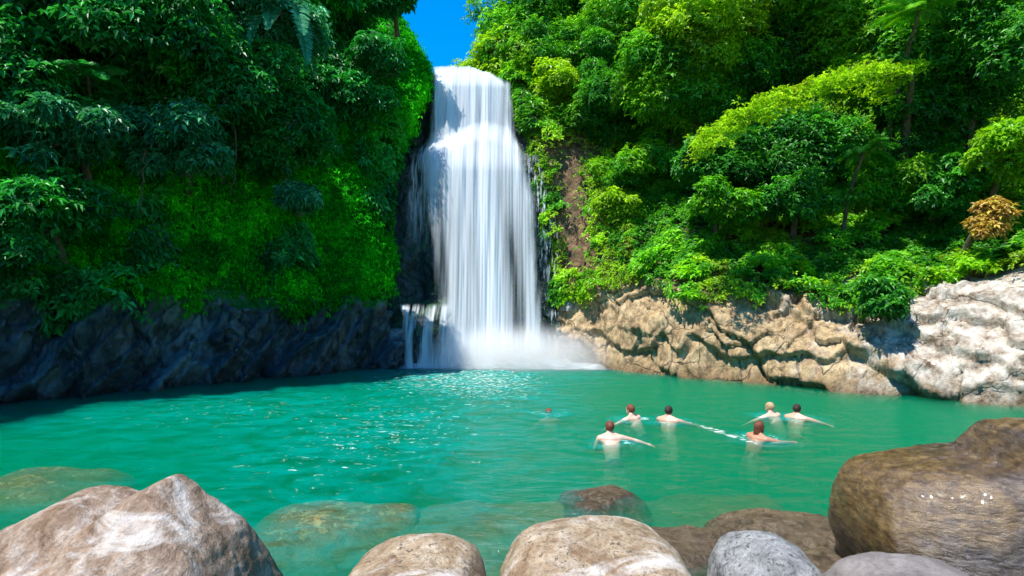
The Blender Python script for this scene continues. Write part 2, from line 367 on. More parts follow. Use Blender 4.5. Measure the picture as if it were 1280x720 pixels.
# a jutting belly of rock under a recessed mossy wall
GLd = GL + NL * (rock_disp(GL, .7, .25 + .5 * rL, .65) + rL * (.95 * slabs(GL, .75, -.62, .42, 301) + .3 * slabs(GL, .8, -.5, 1.5, 305))  + .35 * rL * sm(-.5, 1.5, GL[..., 2]))[..., None]
cliffL = mesh_np('cliff_left', GLd.reshape(-1, 3), grid_faces(620, 300), M['cliff_dark'])
tag(cliffL, 'dark shaded rock wall under green moss left of the waterfall', 'cliff', kind='structure')
GR = cliff_grid(RIGHT, 620, 300); NR = surf_normals(GR)
rR = base_mask(GR, 3.1)
GRd = GR + NR * (rock_disp(GR, .38, .3 + .3 * rR, -.25) + rR * (.34 * slabs(GR, .22, .95, .55, 311, .6) + .25 * slabs(GR, .9, .35, .9, 315)) + .10 * rR * fbm(GR * np.array([2.2, 2.2, 1.0]), 5, 177, .65) + .25 * rR * sm(-.5, 1.2, GR[..., 2]))[..., None]
cliffR = mesh_np('cliff_right', GRd.reshape(-1, 3), grid_faces(620, 300), M['cliff_right'])
tag(cliffR, 'sunlit ochre and chalky rock bank right of the pool', 'cliff', kind='structure')

# head wall behind the falls
LIPX = [-7.6, -4.3, -3.9, -2.1, -1.0, 0.0, 1.0, 4.5]; LIPZ = [14.6, 14.35, 14.2, 14.15, 13.75, 13.1, 12.6, 12.2]
def lip(x): return np.interp(x, LIPX, LIPZ)
def head_y(x, z):
    """depth of the rock face behind the water"""
    y = 24.9 + .14 * z - .9 * (1 - sm(1.5, 4.5, z)) * 0
    y = y + .75 * sm(9.6, 10.9, z + .35 * np.sin(x * 1.3))           # upper step set back
    y = y + .75 * (1 - sm(-4.6, -3.3, x)) * sm(2.2, 3.2, z) - .9 * (1 - sm(-3.6, -2.4, x)) * (1 - sm(2.1, 2.9, z))   # low shelf on the left
    y = y + 2.6 * sm(2.0, 3.4, x)
    return y
nx, nzv = 300, 420
hx = np.linspace(-7.6, 4.6, nx); hv = np.linspace(0, 1, nzv)
X, Vv = np.meshgrid(hx, hv, indexing='ij')
Z = -4 + (lip(X) + 4) * np.clip(Vv / .88, 0, 1)
over = np.clip((Vv - .88) / .12, 0, 1)
Y = head_y(X, Z) + over * 26
Z = Z + over * 1.0 - .35 * sm(0, .1, over) * (1 - sm(.1, .2, over)) * 0
HG = np.stack([X, Y, Z], -1); HN = surf_normals(HG); 
dd = rock_disp(HG, .42, 1.1, .1, 1.25)
HGd = HG + HN * dd[..., None] * (1 - .55 * sm(-4.2, -3.6, X) * (1 - sm(-.2, .4, X)))[..., None]
head = mesh_np('cliff_behind_falls', HGd.reshape(-1, 3), grid_faces(nx, nzv, True), M['cliff_head'])
tag(head, 'wet black rock face behind the falling water', 'cliff', kind='structure')

# ---------------------------------------------------------------- ground and pool bed
def ground():
    a = np.concatenate([-np.geomspace(900, 22, 26), np.linspace(-20, 20, 240), np.geomspace(22, 900, 26)])
    b = np.concatenate([-np.geomspace(900, 8, 26), np.linspace(-6, 30, 220), np.geomspace(31, 900, 26)])
    X, Y = np.meshgrid(a, b, indexing='ij')
    z = -.34 - 3.2 * sm(6.5, 14, Y + .35 * np.abs(X - 1) * 0 + .8 * noise3(np.stack([X * .3, Y * .3, X * 0], -1)))
    z = z - .15 * sm(-2, -8, X) * 0 + 1.1 * (1 - sm(1.5, 4.8, Y))        # bank under the camera
    z += .25 * fbm(np.stack([X * .6, Y * .6, X * 0], -1), 4, 3)
    rise = sm(24, 60, np.hypot(X, np.maximum(Y - 10, 0)))
    z = z * (1 - rise) + rise * (18 + 3 * noise3(np.stack([X * .02, Y * .02, X * 0 + 5], -1)))
    back = sm(-6, -60, Y) * (1 - 0 * X)
    z = z + 6 * sm(6, 40, -Y) * (1 - rise)
    V = np.stack([X, Y, z], -1).reshape(-1, 3)
    o = mesh_np('ground', V, grid_faces(len(a), len(b), True), M['bed'])
    tag(o, 'stony bed of the pool and bank under the boulders', 'ground', kind='structure')
ground()

# ---------------------------------------------------------------- water
def water_mat():
    m, nt, nodes, L = newmat('emerald_water')
    v = coord(nt, (1, 1, 1), world=True)
    vs = coord(nt, (1.0, 1.9, 1), (0, 0, R(8)), world=True)
    n1 = nz(nt, vs, 1.4, 4, .6, .5); n2 = nz(nt, vs, 6, 4, .6, .3); n3 = nz(nt, vs, 19, 3, .6)
    b = bump(nt, n1, .6, .22); b = bump(nt, n2, .6, .06, b); b = bump(nt, n3, .5, .016, b)
    g = N(nt, 'ShaderNodeBsdfGlossy', Roughness=.07); g.inputs['Color'].default_value = (1, 1, 1, 1); L.new(b, g.inputs['Normal'])
    tr = nt.nodes.new('ShaderNodeBsdfTransparent')
    fr = N(nt, 'ShaderNodeFresnel', IOR=1.33); L.new(b, fr.inputs['Normal'])
    mx = N(nt, 'ShaderNodeMixShader'); L.new(mth(nt, 'MULTIPLY', fr.outputs[0], .42, True), mx.inputs[0])
    L.new(tr.outputs[0], mx.inputs[1]); L.new(g.outputs[0], mx.inputs[2])
    # flecks of foam drifting out from the falls
    a = nt.nodes.new('ShaderNodeAttribute'); a.attribute_name = 'foam'
    vf = coord(nt, (1.0, 1.6, 1), (0, 0, R(-12)), world=True)
    f1 = nz(nt, vf, 5.5, 5, .7, .8); 
    th = mth(nt, 'ADD', mth(nt, 'MULTIPLY', f1, 1.0), mth(nt, 'MULTIPLY', a.outputs['Fac'], .3))
    ff = ramp(nt, th, [(.80, (0,) * 3), (.90, (1,) * 3)])
    d = N(nt, 'ShaderNodeBsdfDiffuse'); d.inputs[0].default_value = (.75, .88, .84, 1)
    m2 = N(nt, 'ShaderNodeMixShader'); L.new(mth(nt, 'MULTIPLY', ff, .75), m2.inputs[0]); L.new(mx.outputs[0], m2.inputs[1]); L.new(d.outputs[0], m2.inputs[2])
    # bubbles where the falls stir the pool; teal also painted for sky light
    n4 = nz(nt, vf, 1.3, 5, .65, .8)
    ae_sky = mth(nt, 'MULTIPLY', mth(nt, 'MULTIPLY', a.outputs['Fac'], .8), ramp(nt, n4, [(.36, (0,) * 3), (.68, (1,) * 3)]))
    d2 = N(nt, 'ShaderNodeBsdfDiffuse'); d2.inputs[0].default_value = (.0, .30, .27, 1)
    m3 = N(nt, 'ShaderNodeMixShader'); L.new(ae_sky, m3.inputs[0]); L.new(m2.outputs[0], m3.inputs[1]); L.new(d2.outputs[0], m3.inputs[2])
    o = N(nt, 'ShaderNodeOutputMaterial'); L.new(m3.outputs[0], o.inputs[0])
    sc = N(nt, 'ShaderNodeVolumeScatter', Density=WD[0]); sc.inputs['Color'].default_value = WD[1]
    ab = N(nt, 'ShaderNodeVolumeAbsorption', Density=WD[2]); ab.inputs['Color'].default_value = WD[3]
    ad = nt.nodes.new('ShaderNodeAddShader'); L.new(sc.outputs[0], ad.inputs[0]); L.new(ab.outputs[0], ad.inputs[1]); L.new(ad.outputs[0], o.inputs[1])
    return m
WD = (1.1, (.0, .41, .21, 1), 1.5, (.0, .60, .45, 1))
SWXY = [(1.86, 10.4), (2.72, 12.6), (3.5, 12.4), (6.05, 12.9), (6.5, 12.7), (4.75, 10.7), (.9, 13.3)]
def water():
    nx_, ny_ = 560, 620
    a = np.linspace(-22, 22, nx_); b = np.linspace(-1, 29, ny_)
    X, Y = np.meshgrid(a, b, indexing='ij')
    P = np.stack([X, Y * 1.6, X * 0], -1)
    amp = .012 + .05 * np.exp(-((X - .2)**2 / 30 + (Y - 22.5)**2 / 12))
    z = amp * (fbm(P * .9, 4, 77) * 1.2)
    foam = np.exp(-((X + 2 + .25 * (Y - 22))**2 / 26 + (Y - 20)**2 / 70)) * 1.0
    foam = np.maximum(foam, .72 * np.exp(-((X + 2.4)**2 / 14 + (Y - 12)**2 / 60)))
    foam = np.maximum(foam, .6 * np.exp(-((X + 6)**2 / 50 + (Y - 14)**2 / 22)))  # widens the teal leftward to paint sky light there
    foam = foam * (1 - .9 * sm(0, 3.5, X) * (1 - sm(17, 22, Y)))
    for (sx, sy) in SWXY:        # rings and splashes round each swimmer
        r = np.hypot(X - sx, Y - sy); z = z + .022 * np.sin(r * 13 - sx) * np.exp(-r / .6)
        foam = np.maximum(foam, (.72 + .75 * noise3(np.stack([X * 2.5, Y * 2.5, X * 0], -1), 8)) * np.exp(-((r - .3) / .28)**2))
    top = np.stack([X, Y, z], -1).reshape(-1, 3)
    # closed body: rim goes straight down and under
    n = len(top)
    rim = np.concatenate([np.arange(nx_) * ny_, (nx_ - 1) * ny_ + np.arange(1, ny_), (np.arange(nx_ - 2, -1, -1)) * ny_ + ny_ - 1, np.arange(ny_ - 2, 0, -1)])
    low = top[rim].copy(); low[:, 2] = -6
    r = len(rim); i = np.arange(r); j = (i + 1) % r
    sides = np.stack([rim[i], n + i, n + j, rim[j]], -1)
    V = np.concatenate([top, low, [[0, 14, -6]]])
    Ft = grid_faces(nx_, ny_, True)
    bot = np.stack([n + i, n + r + 0 * i, n + r + 0 * i, n + j], -1)
    me = bpy.data.meshes.new('water')
    faces = Ft.tolist() + sides.tolist() + [(int(n + a_), int(n + r), int(n + b_)) for a_, b_ in zip(i, j)]
    me.from_pydata(V.tolist(), [], faces); me.validate()
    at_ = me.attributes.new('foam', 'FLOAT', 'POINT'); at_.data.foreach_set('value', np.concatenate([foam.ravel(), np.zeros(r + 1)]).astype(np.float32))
    me.polygons.foreach_set('use_smooth', [True] * len(me.polygons))
    bm = bmesh.new(); bm.from_mesh(me); bmesh.ops.recalc_face_normals(bm, faces=bm.faces); bm.to_mesh(me); bm.free()
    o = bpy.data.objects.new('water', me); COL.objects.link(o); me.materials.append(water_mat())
    tag(o, 'emerald green water of the plunge pool', 'water', kind='structure')
water()

# ---------------------------------------------------------------- waterfall
def fall_px(tab, py):
    t = np.array(tab, float); return np.interp(py, t[:, 0], t[:, 1]), np.interp(py, t[:, 0], t[:, 2])
def curtain(name, tab, yfun, denfun, parent, nu=260, nv=420, seed=0, throw=.0, rip=.05, mat=None):
    """sheet of falling water; tab rows: picture row at depth ~25.5, left and right edge columns, converted to metres"""
    t = np.array(tab, float)
    D = np.interp(t[:, 0], [80, 165, 215, 460], [27.1, 26.5, 25.4, 24.0])
    zt = CH + (HOR - t[:, 0]) / F * D; xl = (t[:, 1] - 640) / F * D; xr = (t[:, 2] - 640) / F * D
    o = np.argsort(zt); zt, xl, xr = zt[o], xl[o], xr[o]
    v = np.linspace(0, 1, nv); u = np.linspace(0, 1, nu)
    z = zt[-1] + (zt[0] - zt[-1]) * v
    U, Zz = np.meshgrid(u, z, indexing='ij'); Vq = np.broadcast_to(v, U.shape)
    XL = np.interp(Zz, zt, xl); XR = np.interp(Zz, zt, xr)
    X = XL + (XR - XL) * U
    Zl = np.minimum(Zz, lip(X) + .02)
    Y = yfun(X, Zl) - throw * Vq
    Y = Y - rip * (noise3(np.stack([X * 3.2, Zz * .12, X * 0 + seed], -1), seed) + .5 * noise3(np.stack([X * 9, Zz * .3, X * 0 + seed], -1), seed + 2)) * 2
    den = denfun(U, Vq, X, Zz)
    return mesh_np(name, np.stack([X, Y, Zl], -1).reshape(-1, 3), grid_faces(nu, nv, True), mat or M['foam'], parent, attrs={'den': np.clip(den, 0, 1)})
def streak(X, Z, fx, fz, s):
    return fbm(np.stack([X * fx, Z * fz, X * 0 + s * 3.1], -1), 4, s, .6)
falls = thing('waterfall', 'tall silky white waterfall pouring off the cliff into the pool', 'waterfall', (-1.5, 23.6, 0))
FO = np.array([-1.5, 23.6, 0])
MAIN = [(80, 538, 600), (95, 540, 622), (110, 540, 640), (165, 538, 644), (200, 520, 656), (250, 528, 670), (300, 540, 670), (380, 548, 677), (440, 550, 686), (468, 545, 698)]
def proj_fall(X, Z):
    D = np.interp(Z, [0, 8.7, 10.8, 14.3], [24.0, 25.4, 26.5, 27.1]); return 640 + F * X / D, HOR - (Z - CH) * F / D
def bands(X, Z):
    """how the curtain parts lower down: columns (picture px) of thick and thin water"""
    px, py = proj_fall(X, Z)
    wob = 3 * np.sin(py * .02)
    def g(c, w): return np.exp(-((px - c - wob) / w)**2)
    low = .42 + 1.0 * g(611 + (py - 300) * .03, 19) + .75 * g(662, 9) + .5 * g(683 + (py - 300) * .06, 6) + .35 * g(568, 10) + .45 * g(583, 6)
    low = low - .45 * g(640 + (py - 300) * .03, 7) * sm(250, 330, py) - .3 * g(556, 7)
    up = 1.1 - .55 * g(629, 6) - .4 * g(552, 5) * (py > 110) - .35 * g(598, 4) * sm(100, 150, py)
    t = sm(150, 300, py)
    base = up * (1 - t) + low * t
    return base + .8 * sm(405, 455, py), px, py
def den_main(k):
    def f(U, V, X, Z):
        b, px, py = bands(X, Z)
        st = streak(X, Z, 1.7, .07, 3 + k) * .75 + streak(X, Z, 5, .14, 13 + k) * .28 + streak(X, Z, 12, .2, 23 + k) * .08
        soft = np.minimum(U, 1 - U) * 9
        edge = sm(0, 1, soft + .5 * streak(X, Z, 5, .5, 40 + k))
        d = (b + st * 1.05 * (1 - .6 * sm(120, 90, py))) * edge
        left = sm(525, 548, px)                       # thin water left of the main drop
        d = d * (left + (1 - left) * .45 * sm(320, 200, py))
        return d * (.75 if k else .95) * sm(.0, .015, V)
    return f
def y_main(off):
    return lambda X, Z: head_y(X, Z) - .30 - off - .45 * sm(10.4, 8.5, Z) - .5 * sm(14.2, 12.9, Z)
c1 = curtain('curtain', MAIN, y_main(.05), den_main(0), falls, 420, 460, 1); c2 = curtain('curtain', MAIN, y_main(.3), den_main(1), falls, 420, 460, 5, rip=.08)
def den_fan(U, V, X, Z):
    px, py = proj_fall(X, Z)
    st = streak(X, Z, 5, .5, 21) + .5 * streak(X, Z, 12, 1.4, 24)
    return (.42 + 1.5 * st + .3 * U) * sm(0, .2, np.minimum(U, 1 - U * .7)) * sm(0, .12, V) * sm(330, 215, py)
c3 = curtain('side_cascade', [(162, 530, 560), (185, 512, 560), (210, 503, 560), (260, 499, 560), (330, 503, 560)], lambda X, Z: head_y(X, Z) - .42, den_fan, falls, 200, 260, 9)
c3['label'] = 'thin broken cascade on the left of the falls'
def den_low(U, V, X, Z):
    px = 640 + F * X / 23.9
    st = streak(X, Z, 2.6, .25, 51) * 1.1 + streak(X, Z, 9, .5, 57) * .6
    return (.62 + st * 1.3 + .4 * sm(.75, 1, V) + .6 * np.exp(-((px - (508 + 8 * V)) / 4)**2)) * sm(0, .06, U) * sm(0, .1, V)
def lowcas():
    nu, nv = 260, 180
    u = np.linspace(0, 1, nu); v = np.linspace(0, 1, nv); U, V = np.meshgrid(u, v, indexing='ij')
    z = 2.72 - 2.75 * V
    xl = np.interp(v, [0, .2, 1], [-5.15, -4.75, -4.55]); X = xl[None] + (-2.5 - xl[None]) * U
    Y = 24.35 - .95 * sm(-.1, .5, V) - .3 * V - .06 * noise3(np.stack([X * 3, z * .3, z * 0], -1), 4) * 2
    Y = Y + .45 * (1 - sm(0, .12, U))
    z = z + .1 * noise3(np.stack([X * 1.5, X * 0, X * 0], -1), 9) * (1 - V)
    return mesh_np('lower_cascade', np.stack([X, Y, z], -1).reshape(-1, 3), grid_faces(nu, nv, True), M['foam'], falls, attrs={'den': np.clip(den_low(U, V, X, z), 0, 1) * .9})
c4 = lowcas(); c4['label'] = 'short cascade over the low ledge at the left foot of the falls'
def den_tr(U, V, X, Z):
    st = streak(X, Z, 7, 1.2, 61) + .6 * streak(X, Z, 16, 3, 63)
    return (-.15 + 1.9 * st) * sm(0, .25, np.minimum(U, 1 - U)) * sm(0, .1, V)
c5 = curtain('trickle', [(190, 650, 672), (230, 655, 688), (300, 668, 703), (380, 676, 706), (440, 684, 712)], lambda X, Z: head_y(X, Z) - .5, den_tr, falls, 160, 300, 15)
c5['label'] = 'thin trickles over the dark rock right of the curtain'
for c in falls.children: c.location = -FO
# churned foam at the foot
def foot():
    nu, nv = 300, 160
    u = np.linspace(-1, 1, nu); v = np.linspace(0, 1, nv); U, V = np.meshgrid(u, v, indexing='ij')
    X = -.4 + U * 4.6; Y = 24.6 - V * (2.3 + .25 * U)
    hgt = (.75 * np.exp(-((X - .1) / 2.3)**2) + .12) * np.exp(-((V - .35) / .3)**2)
    z = .02 + hgt * (.75 + .8 * fbm(np.stack([X * 1.3, Y * 1.8, X * 0], -1), 4, 91)) 
    den = (.95 + .8 * fbm(np.stack([X * 1.5, Y * 3, X * 0], -1), 4, 95)) * sm(0, .22, 1 - np.abs(U)) * sm(1, .62, V)
    return mesh_np('foot_foam', np.stack([X, Y, z], -1).reshape(-1, 3), grid_faces(nu, nv, True), M['foam'], falls, attrs={'den': np.clip(den, 0, 1)}, loc=-FO)
foot()
# mist hanging at the foot: a soft-edged body of spray
def mist():
    m, nt, nodes, L = newmat('spray_mist')
    tc = nt.nodes.new('ShaderNodeTexCoord')
    ln = nt.nodes.new('ShaderNodeVectorMath'); ln.operation = 'LENGTH'; L.new(tc.outputs['Object'], ln.inputs[0])
    f = ramp(nt, ln.outputs['Value'], [(.15, (1,) * 3), (1.0, (0,) * 3)])
    d = mth(nt, 'MULTIPLY', mth(nt, 'POWER', f, 1.6), 3.2)
    vs = N(nt, 'ShaderNodeVolumeScatter', Anisotropy=.2); vs.inputs['Color'].default_value = (.97, .98, 1, 1); L.new(d, vs.inputs['Density'])
    o = N(nt, 'ShaderNodeOutputMaterial'); L.new(vs.outputs[0], o.inputs[1])
    bm = bmesh.new(); bmesh.ops.create_icosphere(bm, subdivisions=4, radius=1.0)
    me = bpy.data.meshes.new('mist'); bm.to_mesh(me); bm.free(); me.materials.append(m)
    o = bpy.data.objects.new('mist', me); COL.objects.link(o); o.location = (.3, 23.3, .3); o.scale = (4.9, 1.5, 1.75)
    tag(o, 'white spray hanging where the falls meet the pool', 'mist', kind='stuff')
mist()

# ---------------------------------------------------------------- undergrowth on the slopes
def sample_surface(G, Nm, n, wfun, seed):
    g = np.random.default_rng(seed)
    a = G[:-1, :-1]; ar = np.linalg.norm(np.cross(G[1:, :-1] - a, G[:-1, 1:] - a), axis=2)
    w = ar * wfun(a, Nm[:-1, :-1]); w = w.ravel(); w = w / w.sum()
    idx = g.choice(len(w), n, p=w); i, j = np.unravel_index(idx, ar.shape)
    s = g.random((n, 1)); t = g.random((n, 1))
    P = G[i, j] * (1 - s) * (1 - t) + G[i + 1, j] * s * (1 - t) + G[i, j + 1] * (1 - s) * t + G[i + 1, j + 1] * s * t
    return P, Nm[i, j]
def visible_w(P):
    """denser where the camera can see, thinner far back and beside"""
    d = np.linalg.norm(P - np.array([0, 0, CH]), axis=-1)
    w = (20 / np.maximum(d, 12))**1.2
    px = np.abs(P[..., 0] / np.maximum(P[..., 1], .5)); w = w * np.where((P[..., 1] > 4) & (px < 1.1), 1, .15)
    return w * np.where(P[..., 2] > 17.5, .25, 1)
NLd = surf_normals(GLd); NRd = surf_normals(GRd)
def bulge(P, sc=.8, s=71):
    d1, gap, val, fac = cells(P * sc, s)
    return np.clip(1 - d1 * 1.15, 0, 1), val
# right bank
def w_right(P, Nm):
    z = P[..., 2] + 1.7 * fbm(P * .42, 4, 131)
    w = sm(2.7, 3.5, z) * visible_w(P)
    n = fbm(P * .35, 3, 141)
    w = w * (.35 + sm(-.45, .1, n))
    # bare earth strip beside the falls
    px = 640 + F * P[..., 0] / np.maximum(P[..., 1], 1); py = HOR - (P[..., 2] - CH) * F / np.maximum(P[..., 1], 1)
    gap = np.exp(-((px - (712 + (py - 220) * .10)) / 25)**2) * (py > 185) * (py < 345)
    return w * (1 - .97 * np.clip(gap * 1.2, 0, 1))
P, Nn = sample_surface(GRd, NRd, 150000, w_right, 201)
h, val = bulge(P, .75); h2, val2 = bulge(P, 2.0, 72)
g = np.random.default_rng(5)
off = (.05 + .7 * np.sqrt(h) * (.7 + .6 * val) * .8 + .22 * h2) * g.uniform(.75, 1.03, len(P))
P2 = P + Nn * off[:, None] + np.array([0, 0, 1]) * (off * .25)[:, None]
near_y = sm(.35, -.1, fbm(P * .33, 3, 151) - .12 * (P[:, 0] < 5.5))       # yellow-green growth close to the falls
yel = ((P[:, 0] < 5.2) & (P[:, 2] < 10.5) & (fbm(P * .8, 3, 161) > -.12)) | ((P[:, 2] < 4.1) & (fbm(P * .9, 3, 162) > .08))
tint = .42 + .28 * val2 + .2 * val + .15 * h
sz = np.where(val > .2, .21, .155) * g.uniform(.8, 1.25, len(P))
for msk, mat, lab, nm in ((~yel, 'leaf_right', 'bright green leafy ground cover draping the slope right of the falls', 'undergrowth'),
                          (yel, 'leaf_yellow', 'yellow green growth edging the bare earth beside the falls', 'undergrowth')):
    V, Fc, T = rosettes(P2[msk], Nn[msk], sz[msk] * (1 if mat == 'leaf_right' else .75), 5, tint=tint[msk], seed=int(msk.sum()))
    o = mesh_np(nm, V, Fc, M[mat], smooth=False, attrs={'tint': T}); tag(o, lab, 'undergrowth', kind='stuff')
# left wall
def w_left(P, Nm):
    z = P[..., 2] + 1.6 * fbm(P * .45, 4, 231)
    return sm(2.5, 3.3, z) * visible_w(P) * (.3 + sm(-.5, .1, fbm(P * .4, 3, 241)))
P, Nn = sample_surface(GLd, NLd, 80000, w_left, 301)
h, val = bulge(P, .7, 81); h2, val2 = bulge(P, 2.0, 82)
mossy = (fbm(P * np.array([.35, .35, .18]), 3, 251) + .35 * sm(-9, -5, P[:, 0]) + .3 * sm(8.5, 5, P[:, 2]) > .04)
off = (.04 + .75 * np.sqrt(h) * (.7 + .6 * val) * np.where(mossy, .35, 1) + .15 * h2) * g.uniform(.7, 1.03, len(P))
P2 = P + Nn * off[:, None]
tint = .4 + .28 * val2 + .22 * val
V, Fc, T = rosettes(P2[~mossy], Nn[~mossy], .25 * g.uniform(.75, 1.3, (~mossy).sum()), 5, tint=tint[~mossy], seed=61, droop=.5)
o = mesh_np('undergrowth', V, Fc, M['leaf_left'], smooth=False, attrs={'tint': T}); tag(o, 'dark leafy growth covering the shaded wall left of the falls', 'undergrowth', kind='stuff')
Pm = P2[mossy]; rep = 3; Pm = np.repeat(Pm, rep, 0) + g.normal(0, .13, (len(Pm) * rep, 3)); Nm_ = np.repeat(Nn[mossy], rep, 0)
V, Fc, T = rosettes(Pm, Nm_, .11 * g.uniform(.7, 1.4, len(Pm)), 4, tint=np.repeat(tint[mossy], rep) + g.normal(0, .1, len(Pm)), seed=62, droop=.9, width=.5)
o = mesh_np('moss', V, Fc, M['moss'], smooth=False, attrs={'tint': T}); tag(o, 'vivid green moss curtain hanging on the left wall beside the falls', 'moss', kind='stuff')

# ---------------------------------------------------------------- tubes
def tube(path, rad, sides=8):
    path = np.asarray(path, float); rad = np.broadcast_to(rad, (len(path),)); V, Fc = [], []
    for i, p in enumerate(path):
        d = path[min(i + 1, len(path) - 1)] - path[max(i - 1, 0)]; d = d / (np.linalg.norm(d) + 1e-9)
        a = np.cross(d, [0.3, .9, .2]); a /= np.linalg.norm(a); b = np.cross(d, a)
        th = np.arange(sides) / sides * 2 * np.pi
        V.append(p + rad[i] * (np.cos(th)[:, None] * a + np.sin(th)[:, None] * b))
    for i in range(len(path) - 1):
        for k in range(sides):
            k2 = (k + 1) % sides; Fc.append((i * sides + k, i * sides + k2, (i + 1) * sides + k2, (i + 1) * sides + k))
    return np.concatenate(V), np.array(Fc)
def join2(parts):
    Vs, Fs = [], []; o = 0
    for V, Fc in parts:
        Vs.append(V); Fs.append(Fc + o); o += len(V)
    return np.concatenate(Vs), np.concatenate(Fs)
def bez(a, b, c, n=8):
    t = np.linspace(0, 1, n)[:, None]; return (1 - t)**2 * a + 2 * t * (1 - t) * b + t * t * c

# ---------------------------------------------------------------- trees
SURF = np.concatenate([GLd[::4, ::3].reshape(-1, 3), GRd[::4, ::3].reshape(-1, 3)]); SURF = SURF[SURF[:, 2] > 2.2]
def root_on(C, h):
    q = C + np.array([0, .8, -h]); return SURF[np.argmin(((SURF - q)**2).sum(1))].copy()
def tree(name, label, cat, px, py, Y, h, rw, rh, mat, seed, group=None, leaf=.26, n=1500, bark='bark', clumps=16, lean=0, flat=.45, trunk_r=.16, droop=.3, depth=None):
    """(px, py) is where the crown's middle is seen, at depth Y; h the trunk under it; rw, rh the crown's half width and height"""
    g = np.random.default_rng(seed)
    rw *= 1.25; rh = max(rh * 1.25, .7 * rw); n = int(n * 3.3); h = max(.8, h * .8)
    C = at(px, py, Y); base = root_on(C, h)
    t = thing(name, label, cat, base, group)
    rd = depth or rw * .8
    cl = []
    for k in range(clumps):
        d = g.normal(0, 1, 3); d /= np.linalg.norm(d); r = g.uniform(.35, .9) if k else 0
        c = np.array([d[0] * rw, d[1] * rd, d[2] * rh]) * r
        s = g.uniform(.3, .52) * (1 - .25 * r)
        cl.append((c, rw * s, rh * s))
    parts, pos = [], []
    C0 = C - base
    V = [tube(bez(np.array([0, .15, -.4]), np.array([C0[0] * .15, C0[1] * .1, C0[2] * .6]), C0 + np.array([0, 0, rh * .2]), 9), np.linspace(trunk_r, trunk_r * .4, 9))]
    for c, rx, rz in cl[:12]:
        s = np.array([C0[0], C0[1], C0[2]]) * g.uniform(.6, .95)
        e = C0 + c * .95
        V.append(tube(bez(s, (s + e) / 2 + np.array([0, 0, .25 * rh]), e, 6), np.linspace(trunk_r * .45, trunk_r * .1, 6), 6))
    Vt, Ft = join2(V); mesh_np('trunk', Vt, Ft, M[bark], t)
    wsum = sum(rx * rx for _, rx, _ in cl)
    for c, rx, rz in cl:
        k = int(n * rx * rx / wsum) + 6
        d = g.normal(0, 1, (k, 3)); d /= np.linalg.norm(d, axis=1, keepdims=True); d[:, 2] = np.where(d[:, 2] < -.75, -d[:, 2], d[:, 2])
        r = g.uniform(.55, 1.0, (k, 1))**.6
        lump = (1 + .55 * noise3(d * 2.2 + seed * .37 + c, 3)[:, None] + .35 * noise3(d * 5 + c, 6)[:, None]) * (1 + np.abs(g.normal(0, .16, (k, 1))))
        p = C0 + c + d * r * lump * np.array([rx, rx * rd / rw, rz])
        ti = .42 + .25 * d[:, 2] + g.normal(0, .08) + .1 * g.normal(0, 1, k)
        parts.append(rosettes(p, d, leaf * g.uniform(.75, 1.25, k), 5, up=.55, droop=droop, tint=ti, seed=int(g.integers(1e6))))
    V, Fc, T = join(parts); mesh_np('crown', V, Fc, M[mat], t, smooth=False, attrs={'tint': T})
    return t
